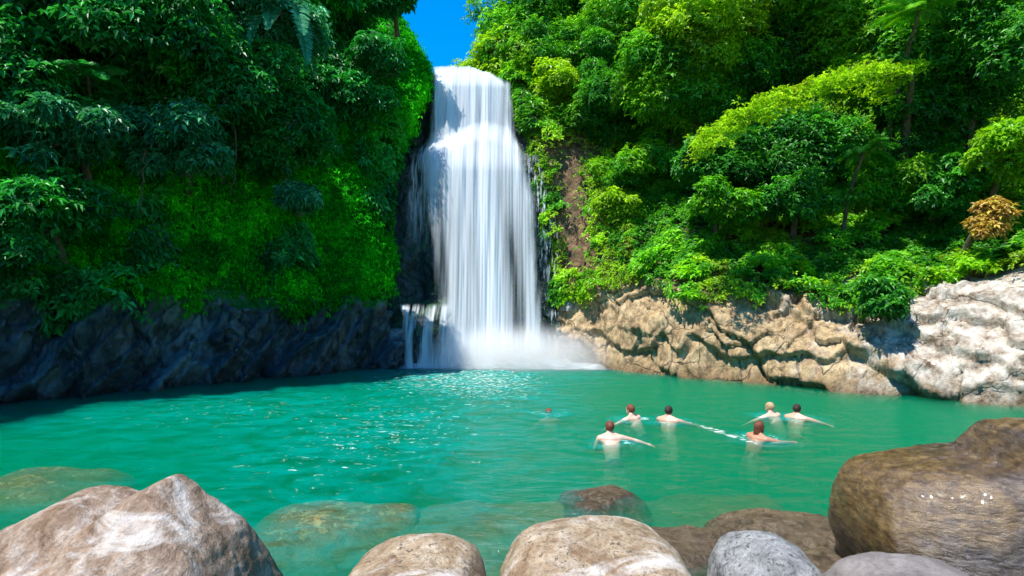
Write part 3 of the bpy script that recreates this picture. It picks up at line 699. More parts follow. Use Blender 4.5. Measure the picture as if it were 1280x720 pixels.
TREES = [
 # right bank, along the skyline and down
 ('tree', 'sunlit tree on the skyline just right of the blue sky gap', 'tree', 652, 40, 30, 3.5, 2.5, 2.6, 'leaf_mid', 1),
 ('tree', 'bright green bush overhanging the right lip of the falls', 'bush', 625, 88, 28.5, 1.4, 1.9, 1.1, 'leaf_yellow', 2),
 ('tree', 'dark tree filling the top edge behind the skyline bush', 'tree', 700, -10, 31, 5, 3.0, 2.6, 'leaf_deep', 3),
 ('tree', 'rounded yellow green shrub on the crest above the right rocks', 'bush', 705, 70, 28, 1.6, 2.1, 1.4, 'leaf_mid', 4),
 ('tree', 'rust tinged shrub hanging above the dark rocks right of the falls', 'bush', 700, 110, 27, 1.2, 1.5, .7, 'leaf_yellow', 5),
 ('tree', 'tall tree with bright leaf clumps above the rust tinged shrub', 'tree', 790, 45, 27.5, 4.5, 2.6, 2.4, 'leaf_mid', 6),
 ('tree', 'mid green tree shading the hollow right of the rusty shrub', 'tree', 770, 130, 26, 2.6, 1.9, 1.5, 'leaf_deep', 7),
 ('tree', 'yellow crowned tree at the top edge in the middle of the right bank', 'tree', 880, 22, 22, 5, 2.1, 1.0, 'leaf_yellow', 8),
 ('tree', 'leafy tree below the yellow crown in the middle of the right bank', 'tree', 860, 95, 23, 3.2, 2.2, 1.8, 'leaf_mid', 9),
 ('tree', 'dark evergreen tree behind the arching yellow limb', 'tree', 960, 60, 25, 5, 3.0, 2.7, 'leaf_plain', 10),
 ('tree', 'pale leaved tree at the top edge above the arching limb', 'tree', 1010, -5, 22, 5, 2.3, 1.5, 'leaf_mid', 11),
 ('tree', 'blue green tree under the left tip of the arching limb', 'tree', 905, 205, 21.5, 2.4, 1.3, 1.1, 'leaf_plain', 12),
 ('tree', 'shaded tree under the middle of the arching limb', 'tree', 1010, 190, 22, 3, 1.8, 1.5, 'leaf_plain', 13),
 ('tree', 'dense tree at the top right with a pale frond above it', 'tree', 1120, 40, 21, 5, 2.6, 2.0, 'leaf_mid', 14),
 ('tree', 'deep green tree filling the top right corner', 'tree', 1235, 30, 19, 5, 2.6, 2.2, 'leaf_deep', 15),
 ('tree', 'tree with bare twigs right of the arching limb', 'tree', 1180, 130, 20.5, 3.0, 1.7, 1.5, 'leaf_plain', 16),
 ('tree', 'bright bush at the right edge above the rusty patch', 'bush', 1262, 185, 17.5, 1.5, 1.1, .5, 'leaf_right', 17),
 ('tree', 'rust and yellow bush beside the chalky rock at the right edge', 'bush', 1235, 272, 17.0, .6, .6, .22, 'leaf_rust', 19),
 ('tree', 'low bush growing in the cleft between ochre and chalky rock', 'bush', 1105, 375, 16.4, .6, .7, .35, 'leaf_deep', 21),
 ('tree', 'yellow green bush beside the bare earth strip', 'bush', 772, 262, 24.2, .9, .9, .7, 'leaf_yellow', 22),
 ('tree', 'leafy bush on the slope above the yellow green bush', 'bush', 800, 205, 24.8, 1.2, 1.5, 1.0, 'leaf_mid', 23),
 ('tree', 'leafy shrub filling the shade under the blue green tree', 'bush', 905, 258, 20.6, .6, 1.1, .8, 'leaf_right', 24),
 ('tree', 'mid green shrub under the shaded middle tree', 'bush', 1000, 250, 20.4, .6, 1.2, .8, 'leaf_plain', 25),
 ('tree', 'bushy shrub beside the foot of the arching tree', 'bush', 1120, 232, 19.8, .7, 1.2, .9, 'leaf_right', 26),
 ('tree', 'green shrub between the arching tree and the rusty bush', 'bush', 1185, 230, 18.8, .6, 1.0, .75, 'leaf_plain', 27),
 ('tree', 'leaning shrub above the yellow green bush by the falls', 'bush', 830, 150, 24.8, 1.0, 1.3, 1.0, 'leaf_right', 28),
 # left bank
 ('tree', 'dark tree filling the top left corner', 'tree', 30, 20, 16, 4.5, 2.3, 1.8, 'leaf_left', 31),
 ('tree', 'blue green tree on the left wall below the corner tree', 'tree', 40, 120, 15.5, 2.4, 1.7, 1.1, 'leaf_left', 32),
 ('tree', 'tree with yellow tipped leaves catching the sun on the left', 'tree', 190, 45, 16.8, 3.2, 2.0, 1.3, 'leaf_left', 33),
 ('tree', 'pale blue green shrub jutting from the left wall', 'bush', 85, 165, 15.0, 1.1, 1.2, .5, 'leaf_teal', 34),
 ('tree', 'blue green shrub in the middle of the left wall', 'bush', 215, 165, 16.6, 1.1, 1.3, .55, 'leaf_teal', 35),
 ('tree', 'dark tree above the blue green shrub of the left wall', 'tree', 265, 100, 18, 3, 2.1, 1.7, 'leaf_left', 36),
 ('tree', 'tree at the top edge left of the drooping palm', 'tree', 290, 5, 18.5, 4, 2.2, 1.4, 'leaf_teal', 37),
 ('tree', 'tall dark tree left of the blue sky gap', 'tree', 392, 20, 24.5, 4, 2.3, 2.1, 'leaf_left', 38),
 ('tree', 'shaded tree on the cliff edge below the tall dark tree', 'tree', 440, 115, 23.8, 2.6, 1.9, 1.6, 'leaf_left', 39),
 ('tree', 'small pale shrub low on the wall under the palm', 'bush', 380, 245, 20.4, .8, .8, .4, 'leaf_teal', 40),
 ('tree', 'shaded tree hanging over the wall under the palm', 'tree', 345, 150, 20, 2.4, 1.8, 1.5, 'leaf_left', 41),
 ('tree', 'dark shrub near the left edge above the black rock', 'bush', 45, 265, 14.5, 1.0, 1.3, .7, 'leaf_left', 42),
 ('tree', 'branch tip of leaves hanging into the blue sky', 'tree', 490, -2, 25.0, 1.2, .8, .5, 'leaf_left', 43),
]
TB = {'tree': 1900, 'bush': 900}
for (nm, lab, cat, px, py, Y, h, rw, rh, mat, sd) in TREES:
    left = sd > 30
    name = 'bush' if cat == 'bush' else 'tree'
    tree(name, lab, cat, px, py, Y, h, rw, rh, mat, sd, group=('trees' if cat == 'tree' else 'bushes') + (' on the left wall' if left else ' on the right bank'),
         n=int(TB[cat] * (rw / 2.0)**1.3), leaf=.22 if left else .18, clumps=22 if cat == 'tree' else 12, bark='bark', droop=.45 if left else .3)

# tree with one long arching sunlit limb
def arching():
    g = np.random.default_rng(77)
    base = root_on(at(1150, 200, 20.5), 1.5); t = thing('tree', 'tree with a long arching limb of yellow green leaves across the right bank', 'tree', base)
    pts = np.array([at(1140, 90, 18.6), at(1085, 88, 18.4), at(1030, 102, 18.2), at(975, 122, 18.0), at(920, 150, 17.9), at(878, 178, 17.9)]) - base
    pts = smooth_interp(pts, 26)
    trunk = bez(np.array([0, 0, -.6]), pts[0] * np.array([.2, .2, .7]), pts[0] + np.array([.1, .1, -.05]), 10)
    V = [tube(trunk, np.linspace(.2, .09, 10)), tube(pts - np.array([0, 0, .12]), np.linspace(.085, .02, 26), 6)]
    P, D = [], []
    for i in range(26):
        for s in (-1, 1):
            L_ = g.uniform(.3, 1.25) * (1 - .3 * i / 26)
            e = pts[i] + np.array([g.normal(-.25, .2), s * L_, g.normal(-.02, .08)])
            q = bez(pts[i] - np.array([0, 0, .1]), (pts[i] + e) / 2 + np.array([0, 0, .1]), e, 5); V.append(tube(q, np.linspace(.02, .008, 5), 5))
            for k in range(int(g.uniform(20, 75))):
                f = g.uniform(0, 1.05); p = pts[i] * (1 - f) + e * f + g.normal(0, 1, 3) * np.array([.2, .16, .09]); P.append(p + np.array([0, 0, -.38 * f * f * L_])); D.append((0, 0, 1))
    Vt, Ft = join2(V); mesh_np('trunk', Vt, Ft, M['bark'], t)
    P = np.array(P); D = np.array(D, float)
    V, Fc, T = rosettes(P, D, .13 * g.uniform(.8, 1.3, len(P)), 5, up=.8, droop=.35, tint=np.clip(.55 + 1.2 * (P[:, 2] - np.median(P[:, 2])) * 0 + g.normal(0, .15, len(P)), 0, 1), seed=5)
    mesh_np('crown', V, Fc, M['leaf_yellow'], t, smooth=False, attrs={'tint': T})
arching()

# feathery fronds: palms and tree ferns
def frond(base, d, length, sag, g, n=30, lw=.5, th=.02):
    t = np.linspace(0, 1, n)[:, None]; d = d / np.linalg.norm(d)
    spine = base + d * length * t + np.array([0, 0, -1]) * sag * t**2
    V, Fc = tube(spine, np.linspace(th, th * .3, n), 5); A = [(V, Fc[:, [0, 1, 2]]), (V, Fc[:, [0, 2, 3]])]
    side = np.cross(d, [0, 0, 1]); side /= np.linalg.norm(side)
    Vl, Fl, q = [], [], 0
    for i in range(2, n):
        f = i / n; L_ = lw * math.sin(math.pi * min(1, f * .9 + .12))**.7
        for s in (-1, 1):
            for rep in (0, .5):
                b = spine[i] + rep * (spine[min(i + 1, n - 1)] - spine[i])
                e = b + side * s * L_ * .8 + d * L_ * .45 + np.array([0, 0, -L_ * g.uniform(.3, .7)])
                w = (spine[min(i + 1, n - 1)] - spine[i - 1]) * .28; mdl = (b + e) / 2 + np.array([0, 0, .04])
                Vl += [b, mdl - w, e, mdl + w]; Fl += [(q, q + 1, q + 2), (q, q + 2, q + 3)]; q += 4
    return join2(A + [(np.array(Vl), np.array(Fl))])
def palm(name, label, cat, crownpt, h, nf, length, sag, mat, seed, trunk_r=.1, lw=.5, bark='bark', lean=.3, spread=(0, 2 * math.pi), group=None):
    g = np.random.default_rng(seed); C = np.asarray(crownpt, float); base = root_on(C, h)
    t = thing(name, label, cat, base, group); C0 = C - base
    V, Fc = tube(bez(np.array([0, .1, -.3]), np.array([C0[0] * .1, C0[1] * .1, C0[2] * .6]), C0, 12), np.linspace(trunk_r, trunk_r * .7, 12), 10)
    mesh_np('trunk', V, Fc, M[bark], t)
    for k in range(nf):
        a = spread[0] + (spread[1] - spread[0]) * (k + g.uniform(-.3, .3)) / nf
        d = np.array([math.cos(a), math.sin(a), g.uniform(.15, .8)])
        V, Fc = frond(C0, d, length * g.uniform(.8, 1.15), sag * g.uniform(.8, 1.2), g, lw=lw)
        mesh_np('frond', V, Fc, M[mat], t, smooth=False, attrs={'tint': np.clip(g.normal(.55, .15, len(V)), 0, 1)})
palm('palm_tree', 'palm with long drooping fronds at the top of the left wall', 'palm', at(355, 8, 18.6), 3.2, 13, 1.7, 2.3, 'leaf_teal', 5, lw=.55, lean=.9)
palm('tree_fern', 'small tree fern with fanned fronds under the drooping palm', 'fern', at(320, 92, 18.4), 1.6, 12, 1.2, .6, 'leaf_teal', 6, .07, lw=.3, group='tree ferns')
palm('tree_fern', 'tree fern among the trees near the left edge', 'fern', at(110, 95, 15.4), 1.5, 12, 1.2, .7, 'leaf_left', 7, .07, lw=.32, group='tree ferns')
palm('tree_fern', 'sunlit tree fern at the top right above the arching limb', 'fern', at(1150, 12, 17.8), 2.5, 13, 1.5, .7, 'leaf_mid', 8, .08, lw=.35, group='tree ferns')
palm('tree_fern', 'shaded tree fern right of the shaded middle tree', 'fern', at(1080, 190, 19), 1.8, 12, 1.2, .7, 'leaf_deep', 9, .08, lw=.32, group='tree ferns')

# hanging vines
def vine(label, px0, py0, px1, py1, Y, sway, seed, mat='bark_pale'):
    g = np.random.default_rng(seed); a = at(px0, py0, Y); b = at(px1, py1, Y + .4)
    t = np.linspace(0, 1, 16)[:, None]
    p = a + (b - a) * t + np.array([1, .3, -.4]) * sway * np.sin(t * math.pi) + g.normal(0, .03, (16, 3))
    V, Fc = tube(p - a, np.linspace(.035, .02, 16), 6)
    o = mesh_np('vine', V, Fc, M[mat], loc=a); tag(o, label, 'vine', 'bare vines hanging on the left wall')
vine('pale bare vine hanging straight under the palm crown', 352, 15, 325, 80, 17.9, -.15, 1)
vine('thin bare vine hanging low on the left wall', 293, 150, 288, 245, 18.3, .1, 2, 'bark')
vine('thin bare vine hanging above the black rock near the left edge', 182, 190, 178, 268, 16.2, -.05, 3, 'bark')

# ---------------------------------------------------------------- boulders
def ico(sub):
    bm = bmesh.new(); bmesh.ops.create_icosphere(bm, subdivisions=sub, radius=1)
    V = np.array([v.co[:] for v in bm.verts]); Fc = np.array([[v.index for v in f.verts] for f in bm.faces]); bm.free(); return V, Fc
ICO = {s: ico(s) for s in (5, 6, 7)}
def polyr(d, planes, k):
    """star-shaped convex body with rounded edges: planes = [(nx,ny,nz,dist)]"""
    acc = 0
    for nx_, ny_, nz_, ds in planes:
        n = np.array([nx_, ny_, nz_], float); n /= np.linalg.norm(n)
        acc = acc + np.maximum((d @ n) / ds, 0)**k
    return 1 / np.maximum(acc, 1e-9)**(1 / k)
def boulder(label, loc, bodies, mat, seed, k=9, amp=.05, sub=6, rot=0, group=None, fine=.012, name='boulder', blend=10, dents=()):
    d, Fc = ICO[sub]
    acc = 0
    for planes, kk in bodies: acc = acc + polyr(d, planes, kk)**blend
    r = acc**(1 / blend)
    P = d * r[:, None]
    q = P * 1.3 + seed * 3.7
    r2 = amp * (fbm(q, 4, seed) * 1.2) + amp * .5 * (np.abs(fbm(q * 1.7, 3, seed + 4)) - .25) + fine * fbm(P * 9 + seed, 4, seed + 8)
    P = P + d * r2[:, None]
    for (cx, cy, cz, rr, dp) in dents:
        w = np.exp(-(((P - np.array([cx, cy, cz]))**2).sum(1)) / rr**2); P = P - d * (w * dp)[:, None]
    o = mesh_np(name, P, Fc, mat, loc=loc); o.rotation_euler.z = rot
    tag(o, label, 'boulder', group); return o
def box_planes(a, b, c, extra=(), top=None):
    return [(1, 0, .05, a), (-1, 0, .1, a), (0, 1, .1, b), (0, -1, .1, b), (0, 0, 1, top or c), (0, 0, -1, c)] + list(extra)
def white_veins(nt, c, geo, sep, v0):
    v = coord(nt, (.7, 1.6, 1.5), (R(30), R(-35), R(20)))
    f = ramp(nt, nz(nt, v, 1.7, 7, .68, .9), [(.53, (0,) * 3), (.64, (1,) * 3)])
    c = mixc(nt, mth(nt, 'MULTIPLY', f, .7), c, (.66, .62, .58))
    h = ramp(nt, nz(nt, v0, 1.3, 6, .7, .5), [(.36, (1,) * 3), (.46, (0,) * 3)])
    return mixc(nt, mth(nt, 'MULTIPLY', h, .7), c, (.16, .09, .045))
mb1 = rock_mat('tan_boulder', [(.12, .06, .03), (.27, .17, .10), (.38, .28, .21), (.68, .62, .57)], 1.1, (1.4, 1, .7), (R(20), R(-30), 0), (.35, .8), .7, wet=.25, cracks=.12, extra=white_veins, spec=.45, grain=.9)
mb2 = rock_mat('speckled_boulder', [(.15, .08, .035), (.3, .2, .11), (.4, .31, .21), (.62, .55, .45)], 1.4, rough=(.35, .8), bs=.6, wet=.45, cracks=.1, extra=white_veins, grain=.85, speck=(26, (.10, .07, .05), .58))
mb3 = rock_mat('grey_white_boulder', [(.10, .10, .10), (.22, .22, .22), (.34, .34, .34), (.5, .5, .5)], 1.6, rough=(.4, .8), bs=.8, wet=.4, cracks=.3, grain=.9, speck=(22, (.09, .085, .08), .57))
def ochre_cap(nt, c, geo, sep, v0):      # ochre tone over the left and the crest of the big boulder
    L = nt.links
    s2 = nt.nodes.new('ShaderNodeSeparateXYZ'); L.new(v0, s2.inputs[0]); n = nz(nt, v0, 2.2, 5, .6)
    f = mth(nt, 'ADD', mth(nt, 'MULTIPLY', s2.outputs[0], -.72), mth(nt, 'MULTIPLY', s2.outputs[2], .69))
    f = mth(nt, 'MAXIMUM', f, mth(nt, 'MULTIPLY', mth(nt, 'SUBTRACT', s2.outputs[2], .98), 9))
    f = mth(nt, 'ADD', f, mth(nt, 'MULTIPLY', mth(nt, 'SUBTRACT', n, .5), 1.1))
    oc = ramp(nt, nz(nt, coord(nt, (1, 1, 2.4), (0, R(-20), 0)), 9, 9, .75), [(.35, (.04, .02, .007)), (.5, (.115, .066, .022)), (.6, (.18, .115, .04)), (.72, (.32, .24, .11))])
    vs = coord(nt, (1.0, 1.0, 5.5), (0, R(-34), 0)); glint = nz(nt, vs, 7, 8, .8, .4)
    c = mixc(nt, ramp(nt, glint, [(.6, (0,) * 3), (.7, (.35,) * 3)]), c, (.34, .3, .27))  # thin pale streaks painted as specular glints
    return mixc(nt, ramp(nt, f, [(.72, (0,) * 3), (1.0, (1,) * 3)]), c, oc)
mb4 = rock_mat('brown_wet_boulder', [(.014, .009, .006), (.034, .022, .015), (.056, .04, .028), (.17, .14, .12)], 2.6, (1, 1, 3.2), (0, R(-28), 0), (.15, .36), .5, wet=.2, cracks=.05, extra=ochre_cap, spec=.8, coat=.2, grain=.8)
mb5 = rock_mat('mauve_grey_boulder', [(.10, .085, .077), (.16, .14, .13), (.2, .175, .165), (.3, .27, .26)], 1.3, rough=(.5, .8), bs=.3, wet=.1, cracks=.1)
mb6 = rock_mat('algae_slab', [(.14, .13, .04), (.28, .26, .09), (.38, .37, .16), (.5, .5, .28)], 1.3, rough=(.25, .5), bs=.7, wet=-.5, cracks=.2, spec=.5)
mb7 = rock_mat('wet_brown_slab', [(.03, .02, .01), (.075, .05, .028), (.13, .09, .05), (.24, .18, .1)], 2.0, rough=(.12, .38), bs=.8, wet=.05, cracks=.25, spec=.6)

# left foreground boulder: low hump, saddle, then a pointed hump sloping right
boulder('big tan boulder with two humps and a pointed top at the lower left', (-3.12, 4.35, .1),
        [([(0, 0, 1, .90), (-.46, 0, .89, .98), (.5, -.1, .85, .66), (-1, -.1, .25, 1.75), (0, -1, .6, .78), (-.3, -1, 1.1, .82), (0, 1, .2, .6), (0, 0, -1, .8), (1, 0, 0, .5)], 22),
         ([(.665, -.1, .746, 1.03), (1, -.1, .3, 1.02), (-.62, .05, .79, .62), (0, -.75, .9, .85), (.5, -1, .5, .95), (0, 1, .3, .6), (0, -1, .15, .75), (0, 0, -1, .8), (-1, -.3, 0, .4), (1, -.5, -.5, .95)], 22)],
        mb1, 3, amp=.035, sub=7, blend=40, dents=((-.25, -.5, .72, .25, .12), (-1.5, -.6, .1, .35, .2), (.25, -.75, .35, .3, .06)))
boulder('rounded tan boulder at the bottom edge left of the speckled one', (-.66, 3.62, .42), [(box_planes(.5, .5, .6, [(-.6, 0, 1, .55), (.7, -.1, 1, .62)], .52), 6)], mb2, 12, amp=.05, sub=6)
boulder('speckled rounded boulder at the bottom middle', (.58, 3.95, .25), [(box_planes(.72, .6, .7, [(-.8, 0, 1, .78), (.8, 0, 1, .82), (0, -1, 1, .74)], .66), 7)], mb2, 21, amp=.045, sub=6)
boulder('small grey white boulder at the bottom between speckled and brown boulders', (1.79, 3.95, .38), [(box_planes(.335, .4, .5, [(-.8, 0, 1, .44), (.8, 0, 1, .46), (.2, -1, 1, .5)], .48), 8)], mb3, 31, amp=.06, sub=6)
boulder('smooth mauve grey boulder at the bottom edge in front of the brown boulder', (2.42, 3.2, .45), [(box_planes(.55, .5, .6, [(-.5, 0, 1, .6), (.5, 0, 1, .56)], .62), 6)], mb5, 41, amp=.03, sub=6)
boulder('huge smooth brown boulder with an ochre crest at the lower right', (4.35, 5.0, .4),
        [([(-1, 0, .15, 1.33), (-.85, 0, -.5, 1.12), (-.6, -.1, .8, 1.30), (-.1, 0, 1, .82), (-.5, -1, .3, 1.05), (.3, -1, .3, .85), (0, 1, .2, .7), (1, 0, 0, 1.6), (0, 0, -1, 1.2)], 9),
         ([(-.85, 0, .5, .66), (-.05, .1, 1, 1.10), (.15, -1, .2, .80), (-.6, -1, .3, .98), (0, 1, .4, .5), (1, 0, .2, 1.7), (-1, -.2, -.1, 1.0), (0, 0, -1, 1)], 30)],
        mb4, 53, amp=.04, sub=7, blend=40)
# wet slabs at and under the surface
SL = 'slabs under the surface of the pool'
boulder('flat yellowish slab under the water right of the two humped boulder', (-2.3, 6.7, -.43), [(box_planes(1.15, .85, .5, [(-.5, 0, 1, .62), (.3, -.5, 1, .5)], .40), 8)], mb6, 61, amp=.07, group=SL)
boulder('pale green slab under the water at the left edge', (-7.0, 8.4, -.56), [(box_planes(1.1, .9, .6, [(.6, 0, 1, .8)], .50), 6)], mb6, 62, amp=.07, group=SL)
boulder('dark brown rock just breaking the surface in mid pool', (1.2, 7.35, -.33), [(box_planes(.6, .5, .5, [(-.5, 0, 1, .5), (.6, -.3, 1, .47), (.2, -.8, 1, .48)], .47), 5)], mb7, 63, amp=.15, group=SL)
boulder('broad pale slab under the water behind the speckled boulder', (.3, 6.9, -.66), [(box_planes(1.7, 1.0, .6, [(.3, -.4, 1, .6)], .52), 7)], mb6, 64, amp=.1, group=SL)
boulder('pale slab under the water left of the speckled boulder', (-.9, 5.7, -.58), [(box_planes(1.0, .8, .5, [(-.4, .2, 1, .6)], .42), 7)], mb6, 65, amp=.08, group=SL)
boulder('wet brown rock behind the small grey white boulder', (1.75, 5.75, -.36), [(box_planes(.85, .55, .5, [(-.4, 0, 1, .6), (.3, -.6, 1, .5)], .46), 8)], mb7, 66, amp=.08, group=SL)
boulder('wet brown rock against the left foot of the huge brown boulder', (2.95, 6.0, -.34), [(box_planes(.8, .7, .5, [(-.4, 0, 1, .62), (.2, -.6, 1, .56)], .52), 8)], mb7, 67, amp=.09, group=SL)
boulder('pale slab under the water in front of the swimmers', (2.7, 7.6, -.75), [(box_planes(1.2, .8, .5, [(-.4, 0, 1, .66)], .55), 7)], mb6, 68, amp=.08, group=SL)
boulder('ochre rock between the grey white and the huge brown boulder', (2.5, 4.85, -.2), [(box_planes(.55, .5, .5, [(-.4, 0, 1, .56)], .5), 8)], mb7, 69, amp=.07, group=SL)
# blocks at the right foot of the falls
boulder('pale angular block on the rocks right of the falls', at(712, 375, 24.6) + np.array([0, 0, -.2]), [(box_planes(.32, .3, .3, [(-.5, -.5, 1, .34), (.7, -.6, .5, .34)], .32), 9)], mb3, 71, amp=.12, sub=6, rot=.6)
boulder('pale rock at the right foot of the falls', (2.45, 24.2, .55), [(box_planes(.5, .5, .8, [(.5, -.5, 1, .7)], .8), 9)], mb5, 72, amp=.14, sub=6)
boulder('dark wet rock in the spray right of the falls', (2.9, 23.9, .1), [(box_planes(.6, .5, .6, [(-.5, -.5, 1, .6)], .6), 9)], mb7, 73, amp=.14, sub=6)

# ---------------------------------------------------------------- swimmers
def person(label, loc, heading, skin, hair, arms, torso=(0, -.35, -.94), legs=((.14, -.25, -1), (-.12, -.05, -1)), head_tilt=0.0, group='swimmers in the pool', trunks=None, size=1.0, long_hair=False, neckz=.17):
    """local frame: faces +y; the base of the neck is at (0,0,neckz) over the water; arms = per side list of elbow, wrist, hand-end offsets"""
    verts, edges, rad = [], [], []
    def add(p, r, par=None):
        verts.append(Vector(p)); rad.append(r)
        if par is not None: edges.append((par, len(verts) - 1))
        return len(verts) - 1
    tv = Vector(torso).normalized(); nk = Vector((0, 0, neckz))
    pel = add(nk + tv * .56, (.165, .115)); ab = add(nk + tv * .4, (.14, .105), pel); ch = add(nk + tv * .21, (.18, .12), ab)
    up = add(nk + tv * .07, (.115, .08), ch); nb = add(nk + Vector((0, .01, .03)), (.06, .06), up); hd = add(nk + Vector((0, .035, .10)), (.066, .068), nb)
    root = pel
    for s, lg in ((1, legs[0]), (-1, legs[1])):
        hip = add(verts[pel] + Vector((s * .09, 0, -.03)) + tv * .06, (.092, .09), pel)
        d = Vector(lg).normalized(); kn = add(verts[hip] + d * .42 + Vector((s * .04, 0, 0)), (.058, .058), hip); cf = add(verts[kn] + (d + Vector((0, -.35, 0))).normalized() * .2, (.055, .055), kn)
        an = add(verts[kn] + (d + Vector((0, -.35, 0))).normalized() * .42, (.036, .036), cf); add(verts[an] + Vector((0, -.08, -.12)), (.035, .022), an)
    shs = []
    for s, (el, wr) in zip((1, -1), arms):
        sh = add(nk + Vector((s * .195, 0, -.02)) + tv * .03, (.07, .066), up)
        shs.append(sh)
        e = add(verts[sh] + Vector(el), (.043, .043), sh); m = add((verts[e] * .6 + (verts[sh] + Vector(wr)) * .4), (.040, .040), e)
        w = add(verts[sh] + Vector(wr), (.027, .022), m)
        dr = (verts[w] - verts[e]).normalized(); sd = dr.cross(Vector((0, 0, 1))).normalized(); un = sd.cross(dr)
        pm = add(verts[w] + dr * .055, (.036, .018), w)
        for q, (off, ln) in enumerate(((-.033, .062), (-.011, .078), (.011, .074), (.033, .056))):
            k0 = add(verts[pm] + dr * .04 + sd * off, (.010, .010), pm); k1 = add(verts[k0] + dr * ln * .55 + sd * off * .25 - un * .006, (.009, .009), k0); add(verts[k1] + dr * ln * .45 - un * .014, (.007, .007), k1)
        t0 = add(verts[w] + dr * .02 + sd * .035 * s, (.012, .012), w); add(verts[t0] + dr * .045 + sd * .025 * s - un * .01, (.009, .009), t0)
    bm = bmesh.new()
    def limb(a, b, ra, rb):
        a = np.array(a[:]); b = np.array(b[:]); d = b - a; ln = np.linalg.norm(d); d /= ln
        x = np.array([1., 0, 0]) - d * d[0]
        x = x / np.linalg.norm(x) if np.linalg.norm(x) > .2 else np.array([0, 1., 0]) - d * d[1]
        x /= np.linalg.norm(x); y = np.cross(d, x); rings = []
        st = [(-.98, .2), (-.8, .6), (-.45, .893), (0, 1)]
        prof = [(a + d * k * min(ra), np.array(ra) * m_) for k, m_ in st] + [(b - d * k * min(rb), np.array(rb) * m_) for k, m_ in st[::-1]]
        for c, r in prof:
            rings.append([bm.verts.new(tuple(c + x * r[0] * math.cos(t) + y * r[1] * math.sin(t))) for t in np.arange(16) / 16 * 2 * math.pi])
        for r0, r1 in zip(rings, rings[1:]):
            for k in range(16): bm.faces.new((r0[k], r0[(k + 1) % 16], r1[(k + 1) % 16], r1[k]))
        bm.faces.new(rings[0][::-1]); bm.faces.new(rings[-1])
    for e0, e1 in edges: limb(verts[e0], verts[e1], rad[e0], rad[e1])
    for s_ in shs: limb(nk + Vector((0, -.005, .045)), verts[s_] + Vector((0, 0, .012)), (.045, .04), (.05, .05)); limb(verts[ch] , verts[s_], (.10, .09), (.06, .06))
    bmesh.ops.recalc_face_normals(bm, faces=bm.faces)
    # head: skull, jaw, nose, ears, sockets, joined by remeshing into the body
    hc = nk + Vector((0, .05, .145))
    Rm = Matrix.Rotation(head_tilt, 4, 'X')
    def ball(c, r, sc, sub=3):
        res = bmesh.ops.create_icosphere(bm, subdivisions=sub, radius=r)
        for v in res['verts']: v.co = Rm @ (Vector((v.co.x * sc[0], v.co.y * sc[1], v.co.z * sc[2])) + Vector(c)) + hc
    ball((0, -.01, .02), .1, (.78, .98, .95)); ball((0, .035, -.045), .07, (.8, .85, 1.0)); ball((0, .098, -.012), .017, (.8, 1.1, 1.5), 2); ball((0, .088, -.055), .02, (1.3, .6, .6), 2)
    for s in (-1, 1): ball((s * .079, -.005, -.01), .024, (.4, .8, 1.2), 2); ball((s * .03, .083, .028), .018, (1.3, .5, .5), 2)
    me2 = bpy.data.meshes.new('person'); bm.to_mesh(me2); bm.free()
    po = bpy.data.objects.new('person', me2); COL.objects.link(po)
    rm = po.modifiers.new('Remesh', 'REMESH'); rm.mode = 'VOXEL'; rm.voxel_size = .0085; rm.use_smooth_shade = True
    sm_ = po.modifiers.new('Smooth', 'SMOOTH'); sm_.iterations = 4; sm_.factor = .5
    dg = bpy.context.evaluated_depsgraph_get(); dg.update(); fin = bpy.data.meshes.new_from_object(po.evaluated_get(dg))
    po.modifiers.clear(); po.data = fin; fin.name = 'person'; fin.materials.clear(); fin.materials.append(M[skin])
    for p_ in fin.polygons: p_.use_smooth = True
    po.location = loc; po.rotation_euler.z = heading; po.scale = (size,) * 3
    tag(po, label, 'person', group)
    # hair cap
    d, Fc = ICO[5]; h = d.copy()
    P = h * np.array([.086, .108, .103]) + np.array([0, -.014, .026])
    cut = (P[:, 1] > .035) & (P[:, 2] < .055)
    P[cut] = P[cut] * np.array([.86, .72, .9]); low = P[:, 2] < -.05
    P[low] = P[low] * np.array([.8, .9, 1]) 
    if long_hair: back = (P[:, 2] < 0) & (P[:, 1] < .02); P[back] += np.array([0, -.035, -.10])
    P = P + d * (.006 * noise3(P * np.array([70, 70, 18]), 3))[:, None]
    Pw = np.array([(Rm @ Vector(p))[:] for p in P]) + np.array(hc)
    mesh_np('hair', Pw, Fc, M[hair], po)
    Ve, Fe = ICO[5] if False else ico(2)
    for s in (-1, 1):
        e = np.array([(Rm @ Vector(p))[:] for p in Ve * .011 + np.array([s * .032, .083, .012])]) + np.array(hc); mesh_np('eye', e, Fe, M['eye'], po)
    e = np.array([(Rm @ Vector(p))[:] for p in Ve * np.array([.024, .008, .007]) + np.array([0, .094, -.05])]) + np.array(hc); mesh_np('mouth', e, Fe, M['lip'], po)
    if trunks:
        pc = np.array(verts[0]) ; Vt, Ft = ICO[5]; mesh_np('swimwear', Vt * np.array([.19, .15, .14]) + pc, Ft, M[trunks], po)
    return po
def wpt(px, py): Y = CH * F / (py - HOR); return ((px - 640) / F * Y, Y, 0)
